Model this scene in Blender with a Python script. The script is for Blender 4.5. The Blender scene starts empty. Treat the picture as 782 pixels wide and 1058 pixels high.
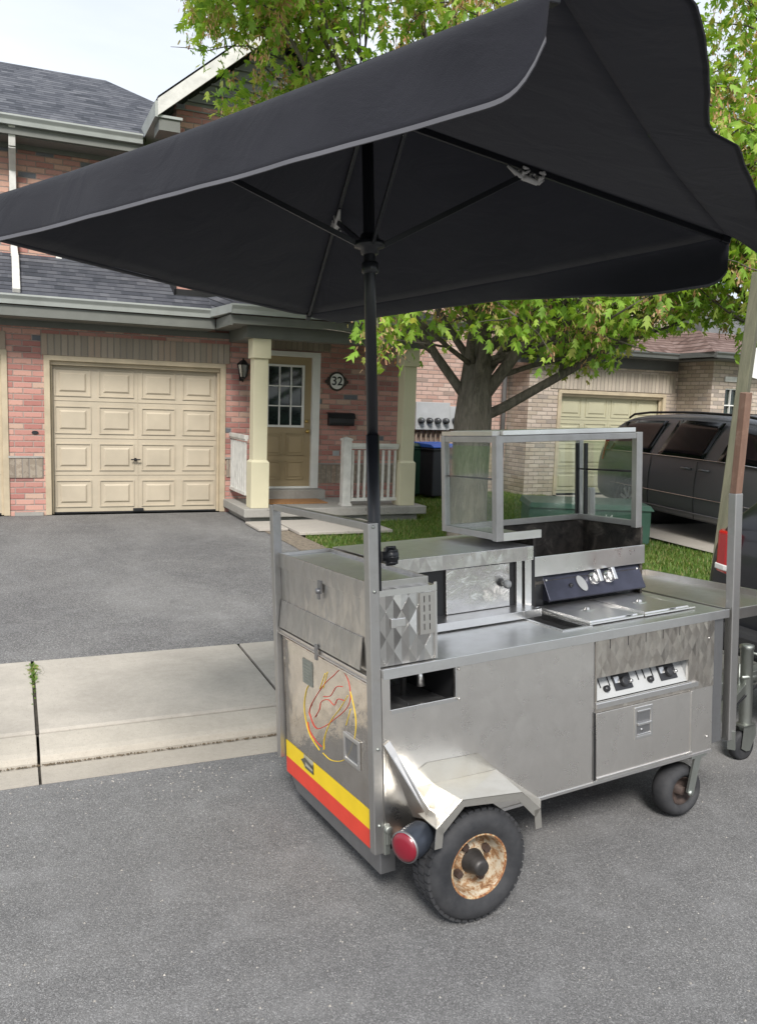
EXPOSURE = 0.82
import bpy, bmesh, math, random
import numpy as np
from mathutils import Vector, Matrix
random.seed(7); np.random.seed(7)
scene = bpy.context.scene
COL = scene.collection
R_ = math.radians

# ------------------------------------------------------------------ objects
def tag(o, label=None, cat=None, group=None, kind=None):
    if label: o['label'] = label
    if cat: o['category'] = cat
    if group: o['group'] = group
    if kind: o['kind'] = kind
    return o

def empty(name, loc=(0, 0, 0), rot=(0, 0, 0), mat=None):
    o = bpy.data.objects.new(name, None)
    o.empty_display_size = .2
    COL.objects.link(o)
    if mat is not None: o.matrix_world = mat
    else:
        o.location = loc; o.rotation_euler = rot
    return o

def copy_tree(o, parent=None):
    c = o.copy(); COL.objects.link(c)
    if parent is not None: c.parent = parent
    for ch in list(o.children): copy_tree(ch, c)
    return c

class MB:
    """collects shapes and links them as one mesh"""
    def __init__(s): s.v = []; s.f = []; s.mi = []; s.cur = 0; s.sm = []
    def add(s, vs, fs, smooth=False):
        b = len(s.v); s.v += [tuple(v) for v in vs]
        for f in fs: s.f.append(tuple(b + i for i in f)); s.mi.append(s.cur); s.sm.append(smooth)
        return s
    def m(s, i): s.cur = i; return s
    def box(s, x0, x1, y0, y1, z0, z1):
        v = [(x0,y0,z0),(x1,y0,z0),(x1,y1,z0),(x0,y1,z0),(x0,y0,z1),(x1,y0,z1),(x1,y1,z1),(x0,y1,z1)]
        return s.add(v, [(0,3,2,1),(4,5,6,7),(0,1,5,4),(1,2,6,5),(2,3,7,6),(3,0,4,7)])
    def obox(s, p0, p1, w, h, up=(0,0,1)):
        """bar from p0 to p1, w wide and h high"""
        a, b = Vector(p0), Vector(p1); d = (b-a).normalized(); u = Vector(up)
        x = d.cross(u)
        if x.length < 1e-4: x = d.cross(Vector((1,0,0)))
        x.normalize(); u = x.cross(d).normalized()
        v = []
        for q in (a, b):
            for sx, su in ((-1,-1),(1,-1),(1,1),(-1,1)): v.append(q + x*(sx*w/2) + u*(su*h/2))
        return s.add(v, [(0,1,2,3),(7,6,5,4),(0,4,5,1),(1,5,6,2),(2,6,7,3),(3,7,4,0)])
    def tube(s, pts, r, n=10, caps=True, smooth=True):
        pts = [Vector(p) for p in pts]
        rs = r if isinstance(r, (list, tuple)) else [r]*len(pts)
        base = len(s.v); prev = None
        for i, p in enumerate(pts):
            d = (pts[min(i+1, len(pts)-1)] - pts[max(i-1, 0)])
            d = d.normalized() if d.length > 1e-9 else Vector((0,0,1))
            if prev is None:
                a = Vector((0,0,1)) if abs(d.z) < .9 else Vector((1,0,0))
                x = d.cross(a).normalized()
            else:
                x = (prev - d*prev.dot(d)); x = x.normalized() if x.length > 1e-6 else d.cross(Vector((0,0,1))).normalized()
            prev = x; y = d.cross(x)
            for k in range(n):
                t = 2*math.pi*k/n; s.v.append(tuple(p + x*(rs[i]*math.cos(t)) + y*(rs[i]*math.sin(t))))
        for i in range(len(pts)-1):
            for k in range(n):
                k2 = (k+1) % n
                s.f.append((base+i*n+k, base+i*n+k2, base+(i+1)*n+k2, base+(i+1)*n+k)); s.mi.append(s.cur); s.sm.append(smooth)
        if caps:
            s.f.append(tuple(base+k for k in range(n))[::-1]); s.mi.append(s.cur); s.sm.append(False)
            s.f.append(tuple(base+(len(pts)-1)*n+k for k in range(n))); s.mi.append(s.cur); s.sm.append(False)
        return s
    def lathe(s, prof, c, axis='y', n=40, smooth=True):
        """prof = [(offset along axis, radius)]"""
        base = len(s.v); c = Vector(c)
        for o, r in prof:
            for k in range(n):
                t = 2*math.pi*k/n; a, b = r*math.cos(t), r*math.sin(t)
                if axis == 'y': p = (c.x+a, c.y+o, c.z+b)
                elif axis == 'x': p = (c.x+o, c.y+a, c.z+b)
                else: p = (c.x+a, c.y+b, c.z+o)
                s.v.append(p)
        for i in range(len(prof)-1):
            for k in range(n):
                k2 = (k+1) % n
                s.f.append((base+i*n+k, base+(i+1)*n+k, base+(i+1)*n+k2, base+i*n+k2)); s.mi.append(s.cur); s.sm.append(smooth)
        return s
    def prism(s, poly, axis, a, b):
        """poly of 2-D points extruded from a to b along axis ('x': poly=(y,z), 'y': (x,z), 'z': (x,y))"""
        n = len(poly)
        def P(q, t):
            return (t, q[0], q[1]) if axis == 'x' else (q[0], t, q[1]) if axis == 'y' else (q[0], q[1], t)
        v = [P(q, a) for q in poly] + [P(q, b) for q in poly]
        f = [tuple(range(n)), tuple(range(2*n-1, n-1, -1))] + [(i, i+n, (i+1) % n+n, (i+1) % n) for i in range(n)]
        return s.add(v, f)
    def sheet(s, axis, c0, c1, u0, u1, v0, v1, holes=()):
        """a slab between c0 and c1 on axis with rectangular through-holes (u0,u1,v0,v1)"""
        us = sorted(set([u0, u1] + [h for H in holes for h in H[:2]])); vs = sorted(set([v0, v1] + [h for H in holes for h in H[2:]]))
        us = [u for u in us if u0-1e-9 <= u <= u1+1e-9]; vs = [v for v in vs if v0-1e-9 <= v <= v1+1e-9]
        def solid(i, j):
            if i < 0 or j < 0 or i >= len(us)-1 or j >= len(vs)-1: return False
            cu, cv = (us[i]+us[i+1])/2, (vs[j]+vs[j+1])/2
            return not any(H[0] < cu < H[1] and H[2] < cv < H[3] for H in holes)
        def P(c, u, v):
            return (c, u, v) if axis == 'x' else (u, c, v) if axis == 'y' else (u, v, c)
        for i in range(len(us)-1):
            for j in range(len(vs)-1):
                if not solid(i, j): continue
                a, b, c, d = us[i], us[i+1], vs[j], vs[j+1]
                s.add([P(c0,a,c),P(c0,b,c),P(c0,b,d),P(c0,a,d)], [(0,1,2,3)])
                s.add([P(c1,a,c),P(c1,b,c),P(c1,b,d),P(c1,a,d)], [(3,2,1,0)])
                if not solid(i-1, j): s.add([P(c0,a,c),P(c0,a,d),P(c1,a,d),P(c1,a,c)], [(0,1,2,3)])
                if not solid(i+1, j): s.add([P(c0,b,c),P(c0,b,d),P(c1,b,d),P(c1,b,c)], [(3,2,1,0)])
                if not solid(i, j-1): s.add([P(c0,a,c),P(c0,b,c),P(c1,b,c),P(c1,a,c)], [(3,2,1,0)])
                if not solid(i, j+1): s.add([P(c0,a,d),P(c0,b,d),P(c1,b,d),P(c1,a,d)], [(0,1,2,3)])
        return s
    def build(s, name, mats, parent=None, bevel=0, fixn=True, label=None, seg=2, weld=True, uv=True):
        me = bpy.data.meshes.new(name)
        me.from_pydata(s.v, [], s.f)
        mats = mats if isinstance(mats, (list, tuple)) else [mats]
        for m in mats: me.materials.append(m)
        me.polygons.foreach_set('material_index', s.mi)
        me.polygons.foreach_set('use_smooth', s.sm)
        if fixn:
            bm = bmesh.new(); bm.from_mesh(me)
            if weld: bmesh.ops.remove_doubles(bm, verts=bm.verts, dist=1e-5)
            bmesh.ops.recalc_face_normals(bm, faces=bm.faces)
            if uv:
                L = bm.loops.layers.uv.new('UVMap')
                for f in bm.faces:
                    n = f.normal; up = Vector((0,0,1)); u = up.cross(n)
                    if u.length < .05: u = Vector((1,0,0))
                    u.normalize()
                    if abs(u.x) > abs(u.y):
                        if u.x < 0: u = -u
                    elif u.y < 0: u = -u
                    v = n.cross(u)
                    if v.z < 0 or (abs(v.z) < .05 and v.y < 0): v = -v
                    for l in f.loops: l[L].uv = (l.vert.co.dot(u), l.vert.co.dot(v))
            bm.to_mesh(me); bm.free()
        me.update()
        o = bpy.data.objects.new(name, me); COL.objects.link(o)
        if parent is not None: o.parent = parent
        if bevel:
            b = o.modifiers.new('bevel', 'BEVEL'); b.width = bevel; b.segments = seg; b.limit_method = 'ANGLE'; b.angle_limit = R_(35)
            b.harden_normals = False
        if label: o['label'] = label
        return o

# ------------------------------------------------------------------ node helpers
class NT:
    def __init__(s, name):
        s.mat = bpy.data.materials.new(name); s.mat.use_nodes = True
        s.t = s.mat.node_tree; s.b = s.t.nodes['Principled BSDF']; s.out = s.t.nodes['Material Output']
    def n(s, typ, **kw):
        nd = s.t.nodes.new(typ)
        for k, v in kw.items():
            if k in nd.inputs.keys(): s.set(nd.inputs[k], v)
            else: setattr(nd, k, v)
        return nd
    def set(s, sock, v):
        if isinstance(v, bpy.types.NodeSocket): s.t.links.new(v, sock)
        else:
            if isinstance(v, (tuple, list)) and len(v) == 3 and sock.type == 'RGBA': v = (*v, 1)
            sock.default_value = v
    def math(s, op, a, b=0., c=0.):
        nd = s.t.nodes.new('ShaderNodeMath'); nd.operation = op
        for i, q in enumerate((a, b, c)): s.set(nd.inputs[i], q)
        return nd.outputs[0]
    def coord(s, which='Object', scale=(1,1,1), rot=(0,0,0), loc=(0,0,0)):
        tc = s.t.nodes.new('ShaderNodeTexCoord'); mp = s.t.nodes.new('ShaderNodeMapping')
        s.t.links.new(tc.outputs[which], mp.inputs[0])
        mp.inputs['Scale'].default_value = scale if isinstance(scale, tuple) else (scale,)*3
        mp.inputs['Rotation'].default_value = rot; mp.inputs['Location'].default_value = loc
        return mp.outputs[0]
    def noise(s, vec, scale, detail=4, rough=.55, dist=0.):
        nd = s.n('ShaderNodeTexNoise', Scale=scale, Detail=detail, Roughness=rough, Distortion=dist)
        s.t.links.new(vec, nd.inputs['Vector']); return nd.outputs['Fac']
    def ramp(s, fac, stops, interp='LINEAR'):
        nd = s.t.nodes.new('ShaderNodeValToRGB'); cr = nd.color_ramp; cr.interpolation = interp
        while len(cr.elements) < len(stops): cr.elements.new(.5)
        for e, (p, c) in zip(cr.elements, stops):
            e.position = p; e.color = (*c, 1) if isinstance(c, (tuple, list)) else (c, c, c, 1)
        s.set(nd.inputs[0], fac); return nd.outputs[0]
    def mix(s, fac, a, b, blend='MIX'):
        nd = s.t.nodes.new('ShaderNodeMix'); nd.data_type = 'RGBA'; nd.blend_type = blend
        s.set(nd.inputs[0], fac); s.set(nd.inputs[6], a); s.set(nd.inputs[7], b); return nd.outputs[2]
    def P(s, **kw):
        for k, v in kw.items():
            s.set(s.b.inputs[{'col':'Base Color','rough':'Roughness','metal':'Metallic','spec':'Specular IOR Level','coat':'Coat Weight','coatr':'Coat Roughness'}.get(k, k)], v)
        return s
    def bump(s, h, strength=.3, dist=.01, prev=None):
        nd = s.n('ShaderNodeBump', Strength=strength, Distance=dist); s.set(nd.inputs['Height'], h)
        if prev is not None: s.t.links.new(prev, nd.inputs['Normal'])
        s.t.links.new(nd.outputs[0], s.b.inputs['Normal']); return nd.outputs[0]

def simple(name, col, rough=.5, metal=0., spec=.5, var=.12, vs=6., bump=0., bs=80., coat=0.):
    t = NT(name); c = t.coord()
    f = t.noise(c, vs, 5)
    lo = tuple(max(0, q*(1-var)) for q in col); hi = tuple(min(1, q*(1+var)) for q in col)
    t.P(col=t.ramp(f, [(.3, lo), (.7, hi)]), rough=t.math('MULTIPLY_ADD', t.noise(c, vs*2.3, 3), .16, rough-.08), metal=metal, spec=spec, coat=coat)
    if bump: t.bump(t.noise(c, bs, 4), bump, .002)
    return t.mat

def steel(name, base=(.62,.60,.57), rough=.3, quilt=0., qs=.055, dirt=.25, wave=.25, brushed=0., axis='xz', smudge=.1):
    """stainless sheet: faint waves, smudges, dirt; quilt adds an engine-turned diamond pattern"""
    t = NT(name); c = t.coord()
    big = t.noise(c, 3.2, 3, .5, .3); sm = t.noise(c, 14, 5, .6, .4); fine = t.noise(c, 160, 3)
    col = t.mix(t.ramp(sm, [(.42, 0.), (.72, dirt)]), base, tuple(q*.55*w for q, w in zip(base, (1.,.93,.84))))
    col = t.mix(t.ramp(t.noise(c, 38, 6, .7), [(.62, 0.), (.7, dirt*.8)]), col, (.27,.25,.22))
    rg = t.math('ADD', t.math('MULTIPLY_ADD', sm, smudge*2, rough-smudge), t.math('MULTIPLY', fine, .05))
    prev = None
    if quilt:
        sp = t.n('ShaderNodeSeparateXYZ'); t.t.links.new(c, sp.inputs[0]); X, Y, Z = sp.outputs
        u = X if axis[0] == 'x' else Y; v = Z if axis[1] == 'z' else Y
        a = t.math('DIVIDE', t.math('ADD', u, t.math('MULTIPLY', v, .66)), qs); b = t.math('DIVIDE', t.math('SUBTRACT', u, t.math('MULTIPLY', v, .66)), qs)
        fa, fb = t.math('FRACT', a), t.math('FRACT', b)
        par = t.math('MODULO', t.math('ADD', t.math('FLOOR', a), t.math('FLOOR', b)), 2.)
        par = t.math('ABSOLUTE', par)
        # per-facet tone painted into the colour, standing in for differing reflections
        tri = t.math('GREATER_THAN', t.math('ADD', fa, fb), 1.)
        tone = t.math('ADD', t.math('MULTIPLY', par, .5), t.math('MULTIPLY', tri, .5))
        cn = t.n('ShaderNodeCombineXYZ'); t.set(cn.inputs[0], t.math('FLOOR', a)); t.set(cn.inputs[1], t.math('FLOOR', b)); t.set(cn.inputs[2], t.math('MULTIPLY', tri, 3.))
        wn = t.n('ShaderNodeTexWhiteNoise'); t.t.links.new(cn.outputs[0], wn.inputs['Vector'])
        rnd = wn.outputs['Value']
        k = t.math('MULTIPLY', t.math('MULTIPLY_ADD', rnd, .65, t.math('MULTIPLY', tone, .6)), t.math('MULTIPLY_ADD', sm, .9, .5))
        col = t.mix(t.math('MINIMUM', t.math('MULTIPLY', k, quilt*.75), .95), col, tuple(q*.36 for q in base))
        rg = t.math('ADD', rg, t.math('MULTIPLY', rnd, .12*quilt))
        h = t.math('MULTIPLY', t.math('ABSOLUTE', t.math('SUBTRACT', t.math('ADD', fa, fb), 1.)), t.math('SUBTRACT', rnd, .3))
        ge = t.n('ShaderNodeNewGeometry'); vm = t.n('ShaderNodeVectorMath'); vm.operation = 'SUBTRACT'; t.t.links.new(wn.outputs['Color'], vm.inputs[0]); vm.inputs[1].default_value = (.5,.5,.5)
        vs_ = t.n('ShaderNodeVectorMath'); vs_.operation = 'SCALE'; t.t.links.new(vm.outputs[0], vs_.inputs[0]); vs_.inputs['Scale'].default_value = 0.30*quilt
        va = t.n('ShaderNodeVectorMath'); va.operation = 'ADD'; t.t.links.new(ge.outputs['Normal'], va.inputs[0]); t.t.links.new(vs_.outputs[0], va.inputs[1])
        vn = t.n('ShaderNodeVectorMath'); vn.operation = 'NORMALIZE'; t.t.links.new(va.outputs[0], vn.inputs[0])
        prev = t.bump(h, quilt*.5, .006, vn.outputs[0])
    if brushed:
        cb = t.coord(scale=(4, 4, 300) if brushed == 'h' else (300, 300, 4))
        br = t.noise(cb, 1, 3); rg = t.math('ADD', rg, t.math('MULTIPLY', br, .12))
        prev = t.bump(br, .05, .001, prev)
    t.P(col=col, rough=rg, metal=1.)
    t.bump(t.math('ADD', big, t.math('MULTIPLY', sm, .18)), wave, .02, prev)
    return t.mat

def cellrand(t, u, v, w, h, stagger=.5, joint=.008):
    """running bond cells of w x h metres: returns (random, second random, joint mask, fract u, fract v)"""
    row = t.math('FLOOR', t.math('DIVIDE', v, h)); fv = t.math('FRACT', t.math('DIVIDE', v, h))
    uu = t.math('ADD', t.math('DIVIDE', u, w), t.math('MULTIPLY', row, stagger)); fu = t.math('FRACT', uu); cu = t.math('FLOOR', uu)
    cn = t.n('ShaderNodeCombineXYZ'); t.set(cn.inputs[0], cu); t.set(cn.inputs[1], row); t.set(cn.inputs[2], .37)
    wn = t.n('ShaderNodeTexWhiteNoise'); t.t.links.new(cn.outputs[0], wn.inputs['Vector'])
    sep = t.n('ShaderNodeSeparateColor'); t.t.links.new(wn.outputs['Color'], sep.inputs[0])
    du = t.math('MULTIPLY', t.math('MINIMUM', fu, t.math('SUBTRACT', 1., fu)), w); dv = t.math('MULTIPLY', t.math('MINIMUM', fv, t.math('SUBTRACT', 1., fv)), h)
    d = t.math('MINIMUM', du, dv)
    nd = t.n('ShaderNodeMapRange'); t.set(nd.inputs[0], d); nd.inputs[1].default_value = joint*.35; nd.inputs[2].default_value = joint*.75
    return sep.outputs[0], sep.outputs[1], nd.outputs[0], fu, fv

def brick(name, stops, mortar, w=.215, h=.072, stagger=.5, joint=.011, soot=.0):
    t = NT(name); tc = t.n('ShaderNodeTexCoord'); sp = t.n('ShaderNodeSeparateXYZ'); t.t.links.new(tc.outputs['UV'], sp.inputs[0])
    c = t.coord()
    wob = t.noise(c, 9, 3)
    u = t.math('ADD', sp.outputs[0], t.math('MULTIPLY', wob, .012)); v = t.math('ADD', sp.outputs[1], t.math('MULTIPLY', t.noise(c, 7, 3), .010))
    r1, r2, m, fu, fv = cellrand(t, u, v, w, h, stagger, joint)
    col = t.ramp(r1, stops, 'CONSTANT')
    col = t.mix(t.math('MULTIPLY', t.noise(c, 60, 5, .7), .55), col, t.mix(1., col, (.55,.52,.5), 'MULTIPLY'))
    # shading painted into the colour along broken stretches of each brick's lower edge
    low = t.math('MULTIPLY', t.math('LESS_THAN', fv, .24), t.math('GREATER_THAN', t.noise(c, 16, 2), .5))
    col = t.mix(t.math('MULTIPLY', low, .38), col, t.mix(1., col, (.5,.45,.42), 'MULTIPLY'))
    col = t.mix(t.math('MULTIPLY', t.noise(c, 1.4, 4), .35), col, t.mix(1., col, (.8,.8,.82), 'MULTIPLY'))
    col = t.mix(m, mortar, col)
    t.P(col=col, rough=.9, spec=.2)
    t.bump(t.math('ADD', m, t.math('MULTIPLY', t.noise(c, 120, 4), .35)), .65, .007)
    return t.mat

def shingles(name, stops, w=.27, h=.13):
    t = NT(name); tc = t.n('ShaderNodeTexCoord'); sp = t.n('ShaderNodeSeparateXYZ'); t.t.links.new(tc.outputs['UV'], sp.inputs[0]); c = t.coord()
    v = t.math('ADD', sp.outputs[1], t.math('MULTIPLY', t.noise(c, 5, 2), .006))
    r1, r2, m, fu, fv = cellrand(t, sp.outputs[0], v, w, h, .37, .006)
    r3, _, m2, _, _ = cellrand(t, sp.outputs[0], v, w*.41, h, .63, .006)
    k = t.math('MULTIPLY_ADD', r3, .4, t.math('MULTIPLY', r1, .6))
    col = t.ramp(k, stops)
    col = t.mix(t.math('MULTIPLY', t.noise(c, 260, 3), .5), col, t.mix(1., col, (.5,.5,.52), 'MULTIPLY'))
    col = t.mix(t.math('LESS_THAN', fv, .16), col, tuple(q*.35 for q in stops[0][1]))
    t.P(col=col, rough=.95, spec=.15)
    t.bump(t.math('SUBTRACT', t.math('MULTIPLY', r3, .4), fv), .6, .012)
    return t.mat

def asphalt(name, base=.1, light=.3, amount=.55, scale=95., tint=(1,1,1.02), patch=.2, streak=(.35,1.,1.)):
    t = NT(name); c = t.coord()
    vo = t.n('ShaderNodeTexVoronoi', Scale=scale); t.t.links.new(c, vo.inputs['Vector'])
    sp = t.n('ShaderNodeSeparateColor'); t.t.links.new(vo.outputs['Color'], sp.inputs[0])
    r = sp.outputs[0]
    stone = t.ramp(r, [(0., base*.66), (.45, base*.94), (amount+.25, base*1.22), (.98, light)])
    vo2 = t.n('ShaderNodeTexVoronoi', Scale=scale*.37); t.t.links.new(c, vo2.inputs['Vector'])
    sp2 = t.n('ShaderNodeSeparateColor'); t.t.links.new(vo2.outputs['Color'], sp2.inputs[0])
    spk = t.math('MULTIPLY', t.math('GREATER_THAN', sp2.outputs[1], .93), t.math('LESS_THAN', vo2.outputs['Distance'], .33))
    col = t.mix(t.math('MULTIPLY', spk, .5), stone, (light*1.15, light*1.12, light*1.07))
    col = t.mix(1., col, tint, 'MULTIPLY')
    big = t.noise(c, .9, 6, .6, .5); mid = t.noise(c, 5.5, 5, .6)
    col = t.mix(t.ramp(big, [(.35, patch), (.65, 0.)]), col, t.mix(1., col, (.66,.66,.68), 'MULTIPLY'))
    col = t.mix(t.ramp(mid, [(.5, 0.), (.75, patch*.9)]), col, t.mix(.45, col, (base*2.1,)*3))
    wide = t.noise(t.coord(scale=streak), 1.1, 4, .55, .8)
    col = t.mix(t.ramp(wide, [(.48, 0.), (.70, patch)]), col, t.mix(.5, col, (base*1.9, base*1.86, base*1.8)))
    oil = t.noise(c, 2.3, 3, .5, .2); col = t.mix(t.ramp(oil, [(.70, 0.), (.76, .45)]), col, t.mix(1., col, (.55,.55,.56), 'MULTIPLY'))
    t.P(col=col, rough=.85, spec=.28)
    h = t.math('ADD', t.math('MULTIPLY', vo.outputs['Distance'], -1.), t.math('MULTIPLY', t.noise(c, 30, 4), .6))
    t.bump(h, .4, .004)
    return t.mat

def concrete(name, base=(.44,.42,.38), var=.16, stain=.3, bump=.25):
    t = NT(name); c = t.coord()
    a = t.noise(c, 2.1, 6, .62, .3); b = t.noise(c, 34, 5, .7); s = t.noise(c, 220, 3)
    col = t.ramp(a, [(.3, tuple(q*(1-var) for q in base)), (.68, tuple(min(1, q*(1+var*.6)) for q in base))])
    col = t.mix(t.math('MULTIPLY', b, .75), col, t.mix(1., col, (.66,.65,.63), 'MULTIPLY'))
    col = t.mix(t.ramp(t.noise(c, 4.3, 6, .75), [(.58, 0.), (.72, stain)]), col, tuple(q*.55 for q in base))
    col = t.mix(t.ramp(s, [(.54, 0.), (.72, .65)]), col, tuple(q*.6 for q in base))
    wv = t.n('ShaderNodeTexVoronoi', Scale=1.15); wv.feature = 'DISTANCE_TO_EDGE'; mv = t.n('ShaderNodeVectorMath'); mv.operation = 'ADD'
    nn = t.n('ShaderNodeTexNoise', Scale=7., Detail=5.); t.t.links.new(c, nn.inputs['Vector']); sc_ = t.n('ShaderNodeVectorMath'); sc_.operation = 'SCALE'; t.t.links.new(nn.outputs['Color'], sc_.inputs[0]); sc_.inputs['Scale'].default_value = .22
    t.t.links.new(c, mv.inputs[0]); t.t.links.new(sc_.outputs[0], mv.inputs[1]); t.t.links.new(mv.outputs[0], wv.inputs['Vector'])
    crk = t.math('MULTIPLY', t.math('LESS_THAN', wv.outputs['Distance'], .0022), t.math('GREATER_THAN', t.noise(c, .8, 2), .56))
    col = t.mix(t.math('MULTIPLY', crk, .6), col, tuple(q*.3 for q in base))
    pit = t.n('ShaderNodeTexVoronoi', Scale=60.); t.t.links.new(c, pit.inputs['Vector']); col = t.mix(t.math('MULTIPLY', t.math('LESS_THAN', pit.outputs['Distance'], .13), .5), col, tuple(q*.45 for q in base))
    t.P(col=col, rough=.9, spec=.2); t.bump(t.math('ADD', b, t.math('MULTIPLY', s, .7)), bump, .004)
    return t.mat
# ------------------------------------------------------------------ camera
CAMY, CAMP, CAMR, FPX = .4146, .1276, .03406, 862.
def cam_basis():
    f = Vector((math.sin(CAMY)*math.cos(CAMP), math.cos(CAMY)*math.cos(CAMP), -math.sin(CAMP)))
    r = Vector((math.cos(CAMY), -math.sin(CAMY), 0)); u = r.cross(f)
    c, s = math.cos(CAMR), math.sin(CAMR)
    return c*r + s*u, -s*r + c*u, f
cr_, cu_, cf_ = cam_basis(); CPOS = Vector((0, 0, 1.6))
cd = bpy.data.cameras.new('camera'); cam = bpy.data.objects.new('camera', cd); COL.objects.link(cam)
cam.matrix_world = Matrix(((cr_.x, cu_.x, -cf_.x, 0), (cr_.y, cu_.y, -cf_.y, 0), (cr_.z, cu_.z, -cf_.z, 1.6), (0,0,0,1)))
cd.sensor_fit = 'HORIZONTAL'; cd.sensor_width = 36; cd.lens = 36*FPX/782; cd.clip_end = 2000; cd.clip_start = .02
scene.camera = cam

# ------------------------------------------------------------------ light: bright overcast
w = bpy.data.worlds.new('World'); scene.world = w; w.use_nodes = True
nt = w.node_tree; bg = nt.nodes['Background']
sky = nt.nodes.new('ShaderNodeTexSky'); sky.sky_type = 'NISHITA'; sky.sun_disc = False
SUN_EL, SUN_AZ = R_(44), R_(203)          # azimuth clockwise from +Y (towards the house)
sky.sun_elevation = SUN_EL; sky.sun_rotation = SUN_AZ; sky.air_density = 1.0; sky.dust_density = 2.0
tc = nt.nodes.new('ShaderNodeTexCoord'); nz = nt.nodes.new('ShaderNodeTexNoise'); nz.inputs['Scale'].default_value = 2.2; nz.inputs['Detail'].default_value = 7; nz.inputs['Distortion'].default_value = .4
mp = nt.nodes.new('ShaderNodeMapping'); mp.inputs['Scale'].default_value = (1, 1, 2.4)
nt.links.new(tc.outputs['Generated'], mp.inputs[0]); nt.links.new(mp.outputs[0], nz.inputs['Vector'])
rp = nt.nodes.new('ShaderNodeValToRGB'); rp.color_ramp.elements[0].position = .25; rp.color_ramp.elements[0].color = (.58,.58,.58,1); rp.color_ramp.elements[1].position = .62; rp.color_ramp.elements[1].color = (.96,.96,.96,1)
nt.links.new(nz.outputs['Fac'], rp.inputs[0])
mx = nt.nodes.new('ShaderNodeMix'); mx.data_type = 'RGBA'
nt.links.new(rp.outputs[0], mx.inputs[0]); nt.links.new(sky.outputs[0], mx.inputs[6]); mx.inputs[7].default_value = (5.95, 6.3, 6.85, 1)
nt.links.new(mx.outputs[2], bg.inputs['Color']); bg.inputs['Strength'].default_value = .098
sl = bpy.data.lights.new('sun', 'SUN'); sl.energy = 2.5; sl.angle = R_(17); sl.color = (1, .965, .92)
so = bpy.data.objects.new('sun', sl); COL.objects.link(so)
sd = Vector((math.sin(SUN_AZ)*math.cos(SUN_EL), math.cos(SUN_AZ)*math.cos(SUN_EL), math.sin(SUN_EL)))
so.rotation_euler = sd.to_track_quat('Z', 'Y').to_euler(); so.location = sd*30
scene.view_settings.view_transform = 'Standard'; scene.view_settings.look = 'None'; scene.view_settings.exposure = EXPOSURE; scene.view_settings.gamma = 1
scene.view_settings.use_curve_mapping = False
scene.cycles.max_bounces = 8; scene.cycles.transparent_max_bounces = 12; scene.cycles.diffuse_bounces = 3; scene.cycles.glossy_bounces = 4
scene.cycles.caustics_reflective = False; scene.cycles.caustics_refractive = False

# ------------------------------------------------------------------ materials of the setting
M = {}
M['road'] = asphalt('road_asphalt', .172, .30, .6, 290., (1.01, 1., .985), .5)
M['drive'] = asphalt('driveway_asphalt', .150, .36, .5, 210., (1.01, .99, .97), .6, (1.3,.45,1.))
M['conc'] = concrete('sidewalk_concrete', (.50,.462,.405), .2, .45, .4)
M['conc_pan'] = concrete('gutter_concrete', (.47,.43,.37), .14, .4)
M['conc_kerb'] = concrete('kerb_concrete', (.50,.46,.395), .14, .35)
M['conc_dark'] = concrete('porch_concrete', (.40,.385,.355), .2, .5, .4)
M['conc_light'] = concrete('walk_concrete', (.52,.48,.43), .1, .2)
M['joint'] = simple('joint_dirt', (.05,.043,.033), .95, var=.4, vs=30)
M['brick_pink'] = brick('pink_brick', [(0,(0.514,0.245,0.210)), (.2,(0.615,0.326,0.276)), (.42,(0.549,0.285,0.240)), (.6,(0.662,0.383,0.313)), (.76,(0.481,0.221,0.191)), (.86,(0.613,0.423,0.333)), (.95,(0.396,0.206,0.181)), (.985,(0.176,0.186,0.206))], (0.35,0.28,0.245))
M['brick_upper'] = brick('upper_brick', [(0,(0.564,0.310,0.261)), (.3,(0.493,0.249,0.210)), (.6,(0.625,0.390,0.303)), (.85,(0.406,0.220,0.191)), (.94,(0.198,0.208,0.228))], (0.305,0.246,0.217))
M['brick_mid'] = brick('faded_brick', [(0,(0.543,0.365,0.302)), (.3,(0.609,0.431,0.368)), (.6,(0.510,0.332,0.280)), (.85,(0.653,0.496,0.423)), (.95,(0.392,0.298,0.256))], (0.284,0.231,0.205))
M['brick_beige'] = brick('beige_brick', [(0,(0.540,0.454,0.367)), (.3,(0.605,0.508,0.432)), (.55,(0.497,0.410,0.335)), (.8,(0.648,0.551,0.464)), (.94,(0.389,0.335,0.292))], (0.270,0.238,0.205))
M['soldier'] = brick('soldier_brick', [(0,(.40,.345,.275)), (.3,(.44,.375,.30)), (.6,(.36,.31,.25)), (.85,(.45,.36,.28))], (.25,.22,.19), w=.078, h=5., stagger=0, joint=.012)
M['soldier_beige'] = brick('beige_soldier_brick', [(0,(.50,.44,.36)), (.3,(.55,.48,.39)), (.6,(.45,.39,.32)), (.85,(.53,.46,.38))], (.25,.22,.19), w=.085, h=5., stagger=0, joint=.012)
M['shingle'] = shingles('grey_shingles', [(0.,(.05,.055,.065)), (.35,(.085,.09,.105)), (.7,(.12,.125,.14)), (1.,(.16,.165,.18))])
M['shingle_red'] = shingles('brown_shingles', [(0.,(.11,.075,.065)), (.35,(.17,.115,.10)), (.7,(.23,.165,.145)), (1.,(.28,.21,.19))])
M['soffit'] = simple('soffit_metal', (.15,.155,.14), .6, var=.08)
M['gutter'] = simple('gutter_metal', (.36,.38,.36), .45, var=.12, vs=3)
M['gutter_dark'] = simple('dark_gutter_metal', (.12,.125,.12), .5, var=.12, vs=3)
M['tan'] = simple('garage_door_paint', (.48,.415,.315), .5, var=.09, vs=3)
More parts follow.
